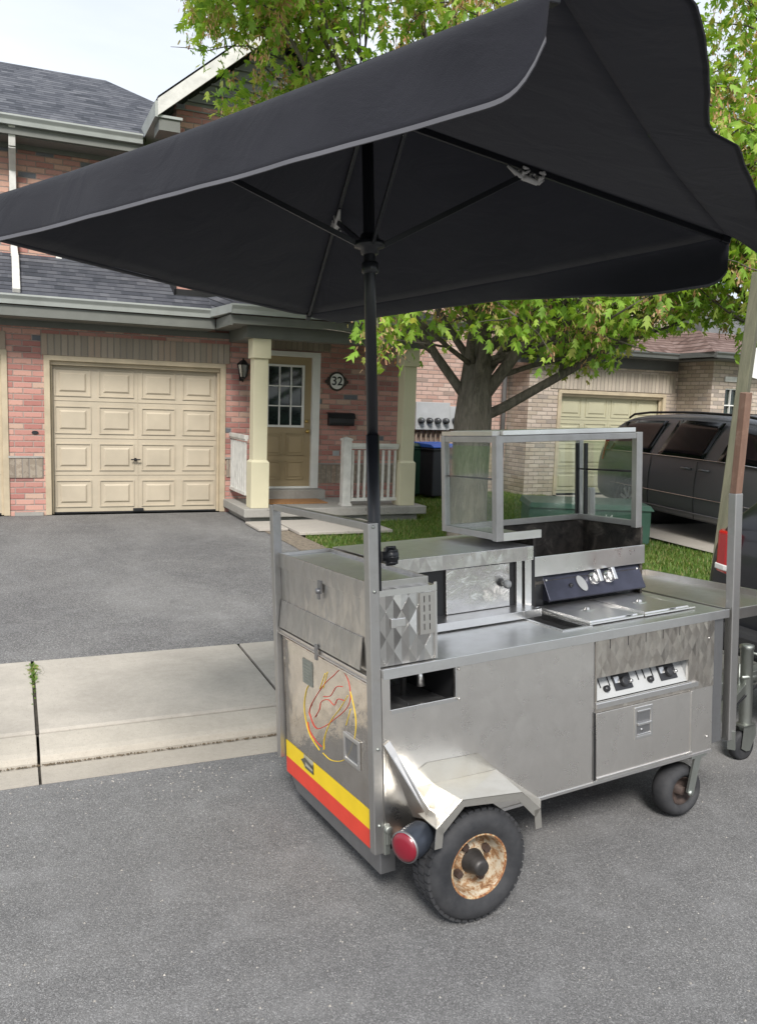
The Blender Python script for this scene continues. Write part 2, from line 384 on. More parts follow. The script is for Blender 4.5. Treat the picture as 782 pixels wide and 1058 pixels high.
M['tan_frame'] = simple('frame_paint', (.48,.40,.28), .55, var=.14, vs=5)
M['tan_green'] = simple('olive_door_paint', (.47,.445,.31), .5, var=.06, vs=2)
M['door'] = simple('front_door_paint', (.37,.285,.165), .45, var=.06, vs=2)
M['cream'] = simple('cream_paint', (.66,.61,.43), .55, var=.05, vs=2)
M['white'] = simple('white_paint', (.78,.77,.73), .5, var=.06, vs=4)
M['white_dirty'] = simple('weathered_white_paint', (.62,.61,.57), .55, var=.14, vs=9)
M['black'] = simple('black_metal_paint', (.018,.018,.02), .4, var=.2)
M['brass'] = simple('brass', (.6,.42,.15), .3, 1.)
M['dark'] = simple('dark_opening', (.012,.012,.013), .8)
def glassmat(name, col=(.03,.045,.04), rough=.06):
    t = NT(name); c = t.coord('Object')
    t.P(col=t.ramp(t.noise(c, 3.2, 5, .7, 1.), [(.35, tuple(q*.3 for q in col)), (.6, col), (.75, (col[0]*2.5, col[1]*4, col[2]*1.6))]), rough=rough, spec=.7); return t.mat
M['window'] = glassmat('window_pane')
M['siding'] = simple('siding', (.20,.215,.20), .6, var=.08, vs=2)
M['meter'] = simple('meter_grey', (.42,.43,.44), .45, var=.1)

# ------------------------------------------------------------------ ground, road, pavement
def struct(mb, name, mat, **kw):
    o = mb.build(name, mat, **kw); tag(o, kind='structure'); return o
G0 = .08
def grassmat(name):
    t = NT(name); c = t.coord(); a = t.noise(c, 1.7, 6, .6)
    t.P(col=t.ramp(a, [(.3,(.045,.085,.018)), (.55,(.075,.14,.025)), (.75,(.11,.17,.035))]), rough=.9, spec=.2); t.bump(t.noise(c, 40, 5), .8, .03); return t.mat
M['turf'] = grassmat('turf')
soil = MB().add([(-60, 5.01, G0-.03), (90, 5.01, G0-.03), (90, 160, G0-.03), (-60, 160, G0-.03)], [(0,1,2,3)])
struct(soil, 'ground', M['turf'])
g2 = MB().add([(-300,-300,-.08), (400,-300,-.08), (400,500,-.08), (-300,500,-.08)], [(0,1,2,3)])
struct(g2, 'terrain', M['turf'])
rd = MB().add([(-60,-6.4,0), (90,-6.4,0), (90,3.53,0), (-60,3.53,0)], [(0,1,2,3)]); rd.box(-60, 90, -6.4, 3.53, -.2, -.004)
struct(rd, 'road', M['road'])
struct(MB().box(-60,90,-8.2,-6.5,-.1,.06), 'added_reflection_sidewalk', M['conc'])  # unseen, added behind the camera to brighten reflections in the steel
struct(MB().box(-14,9,-16.,-8.25,-.1,.05), 'added_reflection_driveway', M['drive'])  # also added out of view, so the cart panels mirror less green
# gutter pan, rounded low kerb and sidewalk, cast in slabs with joints between
JX = [-6.05, -3.53, -1.14, .075, 1.27, 2.47, 3.67, 4.87, 6.07, 7.27, 8.47, 9.67, 12.1, 15, 20, 30, 60]
pan, kerb, walk, jd = MB(), MB(), MB(), MB()
for a, b in zip(JX[:-1], JX[1:]):
    g = .006
    # joints lean a little, as cast
    pan.add([(a+g,3.53,.003),(b-g,3.53,.003),(b-g,3.735,-.012),(a+g,3.735,-.012),(a+g,3.53,-.1),(b-g,3.53,-.1),(b-g,3.735,-.1),(a+g,3.735,-.1)], [(0,1,2,3),(4,7,6,5),(0,4,5,1),(1,5,6,2),(2,6,7,3),(3,7,4,0)])
    prof = [(3.745,-.1),(3.745,.004),(3.758,.028),(3.79,.038),(3.945,.056),(3.957,.048),(3.957,-.1)]
    kerb.prism(prof, 'x', a+g, b-g)
    prof = [(3.972,-.1),(3.972,.05),(3.988,.06),(5.0,.082),(5.005,.08),(5.005,-.1)]
    walk.prism(prof, 'x', a+.008, b-.008)
jd.box(-60, 60, 3.54, 5.0, -.12, -.02)
jd.add([(-60,3.955,.04),(60,3.955,.04),(60,3.98,.04),(-60,3.98,.04)], [(0,1,2,3)])
jd.add([(-60,3.73,-.018),(60,3.73,-.018),(60,3.75,-.018),(-60,3.75,-.018)], [(0,1,2,3)])
for a in JX: jd.add([(a-.01,3.98,.045),(a+.01,3.98,.045),(a+.01,5.0,.066),(a-.01,5.0,.066)], [(0,1,2,3)])
struct(pan, 'gutter_pan', M['conc_pan']); struct(kerb, 'kerb', M['conc_kerb'], bevel=.004); struct(walk, 'sidewalk', M['conc'], bevel=.004)
struct(jd, 'ground_joints', M['joint'])
# driveways
dv = MB().add([(-5.2,5.012,.078),(2.55,5.012,.078),(2.72,8.5,.08),(2.69,11.16,.084),(-5.2,11.16,.084)], [(0,1,2,3,4)])
struct(dv, 'driveway', M['drive'])
dv2 = MB().add([(7.0,5.012,.086),(12.,5.012,.086),(13.,12.45,.09),(8.95,12.45,.09),(7.2,8.0,.09)], [(0,1,2,3,4)])
struct(dv2, 'driveway_of_beige_house', M['conc_light'])
# dry debris and crumbs along the kerb crease
cr = MB()
for i in range(1500):
    x = random.uniform(-1.2, 3.); y = 3.742 + abs(random.gauss(0, .012)) - .006; r = random.uniform(.002, .006)
    z = -.008
    cr.add([(x-r,y-r,z),(x+r,y-r*.6,z),(x+r*.5,y+r,z+.002),(x,y,z+r*1.3)], [(0,1,3),(1,2,3),(2,0,3),(0,2,1)])
tag(cr.build('kerb_debris', simple('dry_debris', (.13,.10,.065), .95, var=.5, vs=60), uv=False), kind='stuff')
# dirt strip between driveway and lawn
ds = MB().add([(2.55,5.012,.084),(2.86,5.012,.084),(3.02,8.3,.086),(2.95,9.95,.088),(2.66,9.95,.088),(2.70,8.3,.086)], [(0,1,2,3,4,5)])
tag(ds.build('soil_strip', simple('dry_soil', (.20,.165,.125), .95, var=.4, vs=25, bump=.8, bs=60)), kind='structure')

gt_ = MB(); rg_ = random.Random(9)
for i in range(1500):
    x = rg_.uniform(-1.5, 3.2); y = rg_.uniform(.9, 3.5) if i % 3 else 3.5-abs(rg_.gauss(0,.12)); r = rg_.uniform(.0012, .0038); k = rg_.uniform(.5,1.)
    gt_.add([(x-r,y-r*k,.0),(x+r,y-r,.0),(x+r*k,y+r,.0),(x-r*k,y+r*.8,.0),(x-r*.5,y-r*.4,r*1.1),(x+r*.5,y+r*.3,r)], [(0,1,5,4),(1,2,5),(2,3,4,5),(3,0,4)])
tag(gt_.build('road_grit', simple('grit', (.33,.31,.28), .9, var=.5, vs=90), uv=False), kind='stuff')
# ------------------------------------------------------------------ the pink brick townhouse
YH = 11.17
H = empty('townhouse', (2.6, YH, G0)); tag(H, 'pink brick townhouse with tan garage door, cream porch columns and the number 32', 'house')
HI = Matrix.Translation((-2.6, -YH, -G0))
def hb(mb, name, mat, parent=None, **kw):
    """house part, verts in world coordinates"""
    mb.v = [(x-2.6, y-YH, z-G0) for x, y, z in mb.v]
    return mb.build(name, mat, parent if parent is not None else H, **kw)
def ff(*pts): return [tuple(range(len(pts)))]
def quad(mb, *p): return mb.add(p, [tuple(range(len(p)))])
hz = 2.62
wl = MB().sheet('y', YH, YH+.22, -4.6, 5.2, .0, hz, holes=[(.38,2.60,-.01,2.03), (-3.4,-.07,-.01,2.08), (3.02,3.9,-.01,2.27)])
hb(wl, 'front_wall', M['brick_pink'])
sw = MB().sheet('x', 5.2-.22, 5.199, YH+.22, 16.5, 0, 5.2); hb(sw, 'side_wall', M['brick_pink'])
up = MB().sheet('y', 12.0, 12.2, -4.6, 2.1, 2.6, 4.72, holes=[(.56,1.4,3.2,4.34)]); hb(up, 'upper_wall', M['brick_upper'])
# projecting gabled wing
WY = 11.11
wg = MB().sheet('y', WY, WY+.18, 1.95, 4.45, 2.6, 5.25); wg.sheet('x', 1.95, 2.13, WY+.18, 14.5, 2.6, 5.2); wg.sheet('x', 4.27, 4.45, WY+.18, 15., 2.6, 5.2)
hb(wg, 'wing_wall', M['brick_upper'])
gb = MB().prism([(1.94,5.18),(4.46,5.18),(3.2,6.2)], 'y', WY+.02, WY+.16); hb(gb, 'gable', M['siding'])
gl = MB()
for k in range(8):
    z = 5.18+k*.12; x0 = 1.94+(z-5.18)/1.02*1.26; x1 = 4.46-(z-5.18)/1.02*1.26
    gl.prism([(x0,z),(x1,z),(x1,z+.015),(x0,z+.015)], 'y', WY-.015, WY+.02)
hb(gl, 'siding_lap', M['siding'])
AP = (3.19, 6.40); RY = WY-.42
rk = MB()
for s in (1, -1):
    x_e = AP[0]-s*1.53; z_e = 5.13
    rk.m(0).add([(x_e,RY,z_e+.03),(AP[0],RY,AP[1]+.03),(AP[0],15.5,AP[1]+.03),(x_e,15.5,z_e+.03)], [(0,1,2,3)])
hb(rk, 'wing_roof', M['shingle'])
for s in (1, -1):
    rb = MB(); x_e = AP[0]-s*1.53; z_e = 5.13; dz = .19
    rb.add([(x_e,RY-.01,z_e),(AP[0],RY-.01,AP[1]),(AP[0],RY-.01,AP[1]-dz),(x_e,RY-.01,z_e-dz),(x_e,RY+.03,z_e),(AP[0],RY+.03,AP[1]),(AP[0],RY+.03,AP[1]-dz),(x_e,RY+.03,z_e-dz)], [(0,1,2,3),(4,7,6,5),(0,4,5,1),(2,6,7,3),(0,3,7,4)])
    rb.add([(x_e,RY+.03,z_e-.03),(AP[0],RY+.03,AP[1]-.03),(AP[0],WY,AP[1]-.03),(x_e,WY,z_e-.03)], [(0,1,2,3)])
    hb(rb, 'rake_board', M['white_dirty'])
we = MB(); we.box(1.63,1.68,RY+.02,13.6,4.93,5.11); we.box(1.68,1.955,RY+.02,13.6,4.93,4.96); hb(we, 'wing_eave', M['gutter'])
wf = MB(); wf.box(1.68,1.93,RY+.04,WY-.01,4.79,4.93); hb(wf, 'wing_soffit', M['soffit'])
# upper roof, hip outline as seen
rf = MB(); quad(rf, (-4.8,11.5,4.9),(1.62,11.5,4.9),(2.05,13.6,6.03),(1.45,14.5,6.52),(-4.8,14.5,6.52)); quad(rf, (2.05,13.6,6.03),(3.2,14.5,5.6),(1.45,14.5,6.52)); quad(rf, (-4.8,14.5,6.52),(1.45,14.5,6.52),(3.2,17.5,4.9),(-4.8,17.5,4.9))
quad(rf, (1.62,11.5,4.9),(1.62,11.5,4.8),(2.05,13.6,5.9),(2.05,13.6,6.03))
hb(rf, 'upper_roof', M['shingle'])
def gutter_bar(x0, x1, y, z, name='gutter', mat='gutter', s=.11):
    # K-shaped gutter: profile in (y,z)
    p = [(y+.02,z-s),(y-.035,z-s),(y-.045,z-s*.55),(y-.075,z-.02),(y-.075,z),(y-.066,z),(y-.066,z-.02),(y-.03,z-s*.85),(y+.02,z-s*.9)]
    mb = MB().prism(p, 'x', x0, x1); return hb(mb, name, M[mat])
gutter_bar(-4.8, 1.6, 11.56, 4.93)
uf = MB(); uf.box(-4.8,1.62,11.58,11.62,4.72,4.87); uf.box(-4.8,1.9,11.62,12.0,4.71,4.735); hb(uf, 'upper_soffit', M['soffit'])
uf = MB(); uf.box(-4.8,1.94,11.962,11.999,4.655,4.71); hb(uf, 'frieze', M['soffit'])
# upper window (top corner shows over the canopy)
uw = MB().sheet('y', 11.975, 12.05, .56, 1.4, 3.2, 4.34, holes=[(.63,.95,3.27,4.27),(1.01,1.33,3.27,4.27)]); wfr = hb(uw, 'upper_window', M['white'])
hb(MB().box(.6,1.36,12.06,12.07,3.24,4.3), 'pane', M['window'], wfr)
# lower roof over garage
lr = MB(); ye, ze = 10.66, 2.70
quad(lr, (-4.8,ye,ze),(2.33,ye,ze),(2.36,WY-.002,ze+.22),(1.94,WY-.002,ze+.22),(1.94,12.02,ze+.68),(-4.8,12.02,ze+.68))
# porch roof, hipped, in front
quad(lr, (2.33,ye,ze),(2.40,9.86,ze),(3.0,WY-.002,ze+.36),(2.36,WY-.002,ze+.22)); quad(lr, (2.40,9.86,ze),(5.45,9.86,ze),(4.9,WY-.002,ze+.36),(3.0,WY-.002,ze+.36)); quad(lr, (5.45,9.86,ze),(5.45,12.4,ze),(4.9,12.4,ze+.36),(4.9,WY,ze+.36))
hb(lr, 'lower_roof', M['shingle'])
fl = MB(); 
fl.obox((1.93,WY-.03,2.92),(1.93,12.0,3.38),.02,.14); fl.box(1.93,2.9,WY-.02,WY-.003,2.9,2.99)
for k in range(7): fl.box(1.922,1.952,WY-.02+k*.13,WY+.11+k*.13,2.97+k*.065,3.09+k*.065)
hb(fl, 'roof_flashing', M['black'])
gutter_bar(-4.8, 2.33, ye, ze+.02)
j = MB(); p0, p1 = (2.33, ye-.03, ze-.03), (2.41, 9.83, ze-.03); j.obox(p0, p1, .09, .1); hb(j, 'gutter', M['gutter'])
gutter_bar(2.37, 5.5, 9.86, ze+.02)
sf = MB(); sf.box(-4.8,2.36,ye+.0,ye+.03,2.48,2.6); sf.box(-4.8,2.36,ye+.03,YH-.001,2.475,2.50)
sf.box(2.40,5.45,9.9,9.93,2.5,2.6); sf.box(2.40,5.45,9.93,YH-.001,2.505,2.52); sf.box(2.37,2.40,9.9,ye,2.48,2.6); hb(sf, 'soffit', M['soffit'])
bm_ = MB(); bm_.box(2.62,5.03,10.07,10.31,2.36,2.503); bm_.box(2.66,2.9,10.31,YH-.002,2.36,2.503); hb(bm_, 'porch_beam', M['soffit'])
fz = MB(); fz.box(-4.6,2.66,YH-.03,YH-.001,2.40,2.475); hb(fz, 'frieze', M['soffit'])
# downspouts
dsp = MB(); dsp.box(.02,.10,11.9,11.96,2.98,4.40); dsp.obox((.06,11.93,4.38),(.06,11.66,4.60),.08,.06,(0,1,0)); dsp.obox((.06,11.66,4.60),(.06,11.60,4.84),.08,.06,(0,1,0)); dsp.obox((.06,11.93,3.42),(.07,11.75,3.28),.08,.06,(0,1,0)); dsp.obox((.07,11.76,3.30),(.07,10.74,2.77),.085,.055,(0,0,1))
hb(dsp, 'downspout', M['white_dirty'], bevel=.006)
# soldier lintels, stone bands
for q in ((.33,2.67,YH-.016,YH-.001,2.075,2.33),(-3.6,-.06,YH-.016,YH-.001,2.10,2.33),(2.93,4.1,YH-.014,YH-.001,2.315,2.50),(-.055,.335,YH-.014,YH-.001,.56,.80),(2.64,2.9,YH-.014,YH-.001,.56,.80),(3.955,5.2,YH-.014,YH-.001,.47,.73)): hb(MB().box(*q), 'soldier_course', M['soldier'])
for q in ((-.06,.335,YH-.022,YH-.001,.805,.83),(2.62,2.9,YH-.022,YH-.001,.805,.83),(3.955,5.2,YH-.02,YH-.001,.735,.755),(0,.33,YH-.03,YH-.001,.086,.13)): hb(MB().box(*q), 'stone_band', M['conc_dark'])
# garage doors
def garage(x0, x1, z0, z1, cols, mat, rows=4, y=YH, P=None, build=hb, frame=M['tan_frame'], rec=.10, handle=True):
    fr = MB(); t = .05
    fr.box(x0-.02,x0+t,y-.02,y+.10,z0,z1+t); fr.box(x1-t,x1+.02,y-.02,y+.10,z0,z1+t); fr.box(x0-.02,x1+.02,y-.022,y+.10,z1-.01,z1+t+.002)
    fr.box(x0+t,x1-t,y+.03,y+.09,z1-.06,z1-.01)
    fr.box(x0+t,x0+t+.03,y+.05,y+.09,z0,z1-.06); fr.box(x1-t-.03,x1-t,y+.05,y+.09,z0,z1-.06)
    build(fr, 'garage_frame', frame, P, bevel=.004)
    a, b, c, d = x0+t+.005, x1-t-.005, z0+.02, z1-.03; yd = y+rec
    mb = MB(); mb.box(a,b,yd,yd+.04,c,d)
    ph = (d-c)/rows; pw = (b-a)/cols
    for r in range(rows):
        if r: mb.box(a,b,yd-.007,yd+.001,c+r*ph+.003,c+r*ph+.011)
        for k in range(cols):
            px0, px1 = a+k*pw+pw*.09, a+(k+1)*pw-pw*.09; pz0, pz1 = c+r*ph+ph*.13, c+(r+1)*ph-ph*.13
            # moulded panel: outer bead, sunken field, raised centre
            for (u0,u1,v0,v1) in ((px0,px1,pz0,pz0+.013),(px0,px1,pz1-.013,pz1),(px0,px0+.013,pz0+.013,pz1-.013),(px1-.013,px1,pz0+.013,pz1-.013)): mb.box(u0,u1,yd-.013,yd+.001,v0,v1)
            i = .055
            q = [(px0+i,yd-.002,pz0+i),(px1-i,yd-.002,pz0+i),(px1-i,yd-.002,pz1-i),(px0+i,yd-.002,pz1-i)]; i2 = .075
            q2 = [(px0+i2,yd-.016,pz0+i2),(px1-i2,yd-.016,pz0+i2),(px1-i2,yd-.016,pz1-i2),(px0+i2,yd-.016,pz1-i2)]
            mb.add(q+q2, [(0,1,5,4),(1,2,6,5),(2,3,7,6),(3,0,4,7),(4,5,6,7)])
    # vertical seam between the two leaves of moulding
    mb.box((a+b)/2-.004,(a+b)/2+.004,yd-.006,yd+.001,c,d)
    dr = build(mb, 'garage_door', mat, P)
    if handle:
        hm = MB(); hx, hz_ = (a+b)/2+.0, c+(d-c)*.36
        hm.lathe([(0,.02),(-.02,.02),(-.024,.008),(-.05,.008),(-.05,.0)], (hx-.03,yd-.001,hz_), 'y', 16); hm.box(hx-.09,hx+.03,yd-.058,yd-.045,hz_-.008,hz_+.008); build(hm, 'handle', M['black'], dr); build(MB().box(hx-.06,hx+.07,yd-.03,yd+.0,c+.0,c+.035), 'floor_bolt', M['black'], dr)
    rub = MB(); rub.box(a,b,yd-.008,yd+.04,z0+.0,z0+.02); build(rub, 'door_seal', M['black'], dr)
    bk = MB(); bk.box(x0-.1,x1+.1,yd+.1,yd+.12,z0-.1,z1+.1); build(bk, 'garage_interior', M['dark'], P)
garage(.38, 2.60, .09, 2.02, 4, M['tan'])
garage(-3.4, -.07, .09, 2.06, 4, M['tan'], handle=False)
# the porch door
fr = MB(); fr.box(3.84,3.95,YH-.03,YH+.06,.40,2.28); fr.box(2.98,3.95,YH-.032,YH+.06,2.22,2.29); fr.box(2.98,3.06,YH-.03,YH+.06,.40,2.22); fr.box(3.06,3.84,YH-.02,YH+.06,.395,.425); hb(fr, 'door_frame', M['white'], bevel=.005)
dr = MB().sheet('y', YH+.03, YH+.07, 3.06, 3.84, .425, 2.22, holes=[(3.22,3.70,1.28,2.08)])
for (a, b, c, d) in ((3.16,3.42,.52,.78),(3.48,3.74,.52,.78),(3.16,3.42,.86,1.16),(3.48,3.74,.86,1.16)):
    for (u0,u1,v0,v1) in ((a,b,c,c+.016),(a,b,d-.016,d),(a,a+.016,c,d),(b-.016,b,c,d)): dr.box(u0,u1,YH+.02,YH+.031,v0,v1)
    dr.box(a+.04,b-.04,YH+.022,YH+.031,c+.04,d-.04)
front_door = hb(dr, 'front_door', M['door'], bevel=.003)
wd = MB().sheet('y', YH+.014, YH+.045, 3.19, 3.735, 1.25, 2.11, holes=[(3.22+i*.165,3.22+i*.165+.15,1.28+k*.272,1.28+k*.272+.256) for i in range(3) for k in range(3)])
hb(wd, 'window_frame', M['white'], front_door); hb(MB().box(3.2,3.72,YH+.046,YH+.05,1.26,2.1), 'pane', M['window'], front_door)
kb = MB().lathe([(.03,.012),(-.01,.012),(-.012,.024),(-.03,.028),(-.045,.02),(-.05,0)], (3.78,YH+.0,1.2), 'y', 18); hb(kb, 'door_knob', M['brass'], front_door); hb(MB().lathe([(.03,.022),(.01,.022),(.008,0)], (3.78,YH+.0,1.34), 'y', 18), 'deadbolt', M['brass'], front_door)
# porch slab and step
ps = MB(); ps.box(2.60,5.12,10.02,YH-.002,.155,.265); ps.box(2.68,5.02,10.10,YH-.002,.0,.156); hb(ps, 'porch_slab', M['conc_dark'], bevel=.012)
sp_ = MB(); sp_.box(2.95,3.99,10.93,YH-.002,.266,.40); hb(sp_, 'door_step', M['conc_dark'], bevel=.01)
pc = MB()
def column(x):
    c = MB(); y0 = 10.09; c.box(x-.115,x+.115,y0,y0+.23,.266,.84)
    c.add([(x-.115,y0,.84),(x+.115,y0,.84),(x+.115,y0+.23,.84),(x-.115,y0+.23,.84),(x-.09,y0+.025,.87),(x+.09,y0+.025,.87),(x+.09,y0+.205,.87),(x-.09,y0+.205,.87)], [(0,1,5,4),(1,2,6,5),(2,3,7,6),(3,0,4,7)])
    c.box(x-.09,x+.09,y0+.025,y0+.205,.87,2.12); c.box(x-.115,x+.115,y0,y0+.23,2.12,2.358)
    return hb(c, 'porch_column', M['cream'], bevel=.004)
column(2.815); column(4.85)
def railing(p0, p1, n, post=None):
    a, b = Vector(p0), Vector(p1); r = MB()
    r.obox(a+Vector((0,0,.80)), b+Vector((0,0,.80)), .06, .05); r.obox(a+Vector((0,0,.765)), b+Vector((0,0,.765)), .035, .03)
    o = hb(r, 'porch_railing', M['white_dirty'], bevel=.004); hb(MB().obox(a+Vector((0,0,.08)), b+Vector((0,0,.08)), .035, .04), 'bottom_rail', M['white_dirty'], o)
    for k in range(n):
        q = a.lerp(b, (k+.5)/n); m = MB(); m.box(q.x-.014,q.x+.014,q.y-.014,q.y+.014,q.z+.095,q.z+.735); hb(m, 'picket', M['white_dirty'], o)
    if post:
        m = MB(); x, y, z = post; m.box(x-.055,x+.055,y-.055,y+.055,z,z+.86); m.box(x-.065,x+.065,y-.065,y+.065,z+.86,z+.885); m.add([(x-.06,y-.06,z+.885),(x+.06,y-.06,z+.885),(x+.06,y+.06,z+.885),(x-.06,y+.06,z+.885),(x,y,z+.91)], [(0,1,4),(1,2,4),(2,3,4),(3,0,4)]); m.box(x-.07,x+.07,y-.07,y+.07,z,z+.03); hb(m, 'newel_post', M['white_dirty'], o)
    return o
railing((4.05,10.2,.266),(4.75,10.2,.266), 8, (4.0,10.2,.266))
railing((2.70,10.34,.34),(2.70,YH-.01,.34), 8)
# lantern, number, mailbox
lan = MB(); lx, lz = 2.83, 2.0
lan.box(lx-.03,lx+.03,YH-.02,YH-.001,lz-.14,lz-.02); lan.tube([(lx,YH-.02,lz-.10),(lx,YH-.09,lz-.15),(lx,YH-.11,lz-.11)], .009, 8)
lan.lathe([(-.115,.0),(-.11,.03),(-.10,.045),(-.085,.035)], (lx,YH-.11,lz), 'z', 6, False); lan.lathe([(.07,.085),(.075,.09),(.13,.03),(.135,.012),(.155,.012),(.16,.0)], (lx,YH-.11,lz), 'z', 6, False)
for k in range(6):
    t = 2*math.pi*k/6; lan.tube([(lx+.045*math.cos(t),YH-.11+.045*math.sin(t),lz-.09),(lx+.08*math.cos(t),YH-.11+.08*math.sin(t),lz+.075)], .006, 5)
lo_ = hb(lan, 'wall_lantern', M['black'])
gt = NT('lantern_glass'); gt.P(col=(.45,.45,.42), rough=.25, spec=.5); gt.b.inputs['Transmission Weight'].default_value = .5
hb(MB().lathe([(-.088,.038),(.07,.072)], (lx,YH-.11,lz), 'z', 6, False), 'lantern_glass', gt.mat, lo_)
pq = MB(); px_, pz_ = 4.2, 1.91
def ellip(mb, cx, cz, a, b, y0, y1, n=40):
    mb.prism([(cx+a*math.cos(2*math.pi*k/n), cz+b*math.sin(2*math.pi*k/n)) for k in range(n)], 'y', y0, y1)
ellip(pq, px_, pz_, .125, .135, YH-.02, YH-.002)
for s in (-1, 1):
    pq.prism([(px_+s*.10,pz_+.07),(px_+s*.135,pz_+.055),(px_+s*.15,pz_+.02),(px_+s*.175,pz_+.012),(px_+s*.175,pz_-.02),(px_+s*.15,pz_-.03),(px_+s*.135,pz_-.055),(px_+s*.10,pz_-.07)], 'y', YH-.019, YH-.003)
plq = hb(pq, 'number_plaque', simple('plaque_bronze', (.035,.025,.02), .5)); pw_ = MB(); ellip(pw_, px_, pz_, .10, .108, YH-.026, YH-.0205); hb(pw_, 'plaque_face', M['white'], plq)
def text(body, size, name, mat, parent, mw, extrude=.003, xs=1.):
    cu = bpy.data.curves.new(name, 'FONT'); cu.body = body; cu.size = size; cu.extrude = extrude; cu.align_x = 'CENTER'; cu.align_y = 'CENTER'; cu.offset = size*.012
    o = bpy.data.objects.new(name, cu); COL.objects.link(o)
    dg = bpy.context.evaluated_depsgraph_get(); me = bpy.data.meshes.new_from_object(o.evaluated_get(dg)); bpy.data.objects.remove(o)
    me.materials.clear(); me.materials.append(mat); me.transform(Matrix.Diagonal((xs,1,1,1)))
    o = bpy.data.objects.new(name, me); COL.objects.link(o); o.parent = parent; o.matrix_local = mw; return o
text('32', .17, 'digits', M['black'], plq, Matrix.Translation((px_-2.6, -.030, pz_-G0)) @ Matrix.Rotation(R_(90), 4, 'X'))
mbx = MB(); mbx.prism([(YH-.001,1.29),(YH-.09,1.29),(YH-.10,1.33),(YH-.10,1.40),(YH-.06,1.455),(YH-.001,1.46)], 'x', 4.075, 4.455)
mo = hb(mbx, 'mailbox', M['black'], bevel=.008); ml = MB(); ml.prism([(YH-.104,1.392),(YH-.11,1.40),(YH-.065,1.465),(YH-.0,1.475),(YH-.0,1.463),(YH-.062,1.457)], 'x', 4.06, 4.47); hb(ml, 'mailbox_lid', M['black'], mo)
mt = MB(); mt.box(3.05,3.85,10.45,10.9,.267,.283); mat_o = mt.build('door_mat', simple('coir', (.33,.17,.07), .95, var=.3, vs=60)); tag(mat_o, 'flat brown door mat lying on the porch slab before the tan door', 'door mat')
ov = MB(); ellip(ov, .25, 1.12, .04, .022, YH-.012, YH-.001, 20); hb(ov, 'wall_vent', M['black'])
ob = MB(); ob.box(4.17,4.27,YH-.012,YH-.001,.86,.93); hb(ob, 'doorbell_box', M['meter'])
pp = MB(); pp.box(2.98,4.15,8.98,9.98,.09,.125); pp.box(2.60,2.96,9.35,9.97,.09,.12)
pv = pp.build('paving_slabs', M['conc_light'], bevel=.006); tag(pv, kind='structure')
# ------------------------------------------------------------------ beige brick house on the right
B = empty('brick_house', (10, 12.5, G0)); tag(B, 'beige brick house with olive garage door and brown shingle roof on the right', 'house')
def bb(mb, name, mat, parent=None, **kw):
    mb.v = [(x-10, y-12.5, z-G0) for x, y, z in mb.v]
    return mb.build(name, mat, parent if parent is not None else B, **kw)
m = MB().sheet('y', 13.2, 13.4, 5.2, 8.45, -.1, 5.6); bb(m, 'recessed_wall', M['brick_mid'])
m = MB().sheet('y', 12.5, 12.7, 8.30, 11.65, -.1, 2.72, holes=[(8.94,11.36,-.2,1.95)]); m.sheet('x', 8.30, 8.42, 12.7, 13.3, -.1, 2.72); m.sheet('x', 11.651, 11.85, 11.64, 12.7, -.1, 2.72)
m.sheet('y', 11.641, 11.8, 11.85, 17, -.1, 2.72, holes=[(11.98,12.46,1.5,2.12)]); bb(m, 'front_wall', M['brick_beige'])
m = MB().sheet('y', 13.2, 13.4, 8.451, 12.2, 2.6, 5.8); m.sheet('x', 12.0, 12.2, 13.4, 17, 2.6, 5.8); bb(m, 'upper_wall', M['brick_beige'])
m = MB(); m.box(8.75,11.58,12.484,12.499,2.0,2.34); bb(m, 'soldier_course', M['soldier_beige'])
def gar2(x0, x1, z0, z1, **k): garage(x0, x1, z0, z1, 4, M['tan_green'], y=12.5, P=None, build=lambda mb, n, mt, P=None, **kw: bb(mb, n, mt, P, **kw), frame=M['tan_frame'], rec=.12, handle=False)
gar2(8.94, 11.36, .09, 1.93)
wf2 = MB().sheet('y', 11.66, 11.70, 11.96, 12.48, 1.49, 2.13, holes=[(11.99+i*.155,11.99+i*.155+.145,1.52+k*.30,1.52+k*.30+.28) for i in range(3) for k in range(2)])
w2 = bb(wf2, 'window', M['white']); bb(MB().box(11.97,12.47,11.705,11.715,1.5,2.12), 'pane', M['window'], w2)
m = MB(); m.box(11.93,12.5,11.61,11.64,2.24,2.33); bb(m, 'lintel', M['white_dirty'])
def gb2(x0, x1, y, z, s=.1):
    p = [(y+.02,z-s),(y-.035,z-s),(y-.045,z-s*.55),(y-.075,z-.02),(y-.075,z),(y-.066,z),(y-.03,z-s*.85),(y+.02,z-s*.9)]
    bb(MB().prism(p, 'x', x0, x1), 'gutter', M['gutter_dark'])
gb2(8.0, 11.28, 12.12, 2.72); gb2(11.22, 17, 11.2, 2.72)
m = MB(); m.obox((11.26,12.12,2.68),(11.26,11.16,2.68),.07,.09); bb(m, 'gutter', M['gutter_dark'])
m = MB(); m.box(8.0,11.3,12.12,12.499,2.60,2.62); m.box(11.3,17,11.2,11.64,2.6,2.62); m.box(11.3,11.65,11.64,12.499,2.6,2.62); m.box(8.0,11.6,12.46,12.499,2.42,2.6); bb(m, 'soffit', simple('dark_soffit', (.09,.092,.09), .7))
m = MB(); quad(m, (7.9,12.12,2.72),(11.26,12.12,2.72),(11.9,13.2,3.22),(7.9,13.2,3.22)); quad(m, (11.26,12.12,2.72),(11.2,11.2,2.72),(12.1,12.6,3.3),(11.9,13.2,3.22)); quad(m, (11.2,11.2,2.72),(17,11.2,2.72),(17,12.6,3.3),(12.1,12.6,3.3)); quad(m,(12.1,12.6,3.3),(17,12.6,3.3),(17,13.3,3.3),(11.9,13.3,3.3))
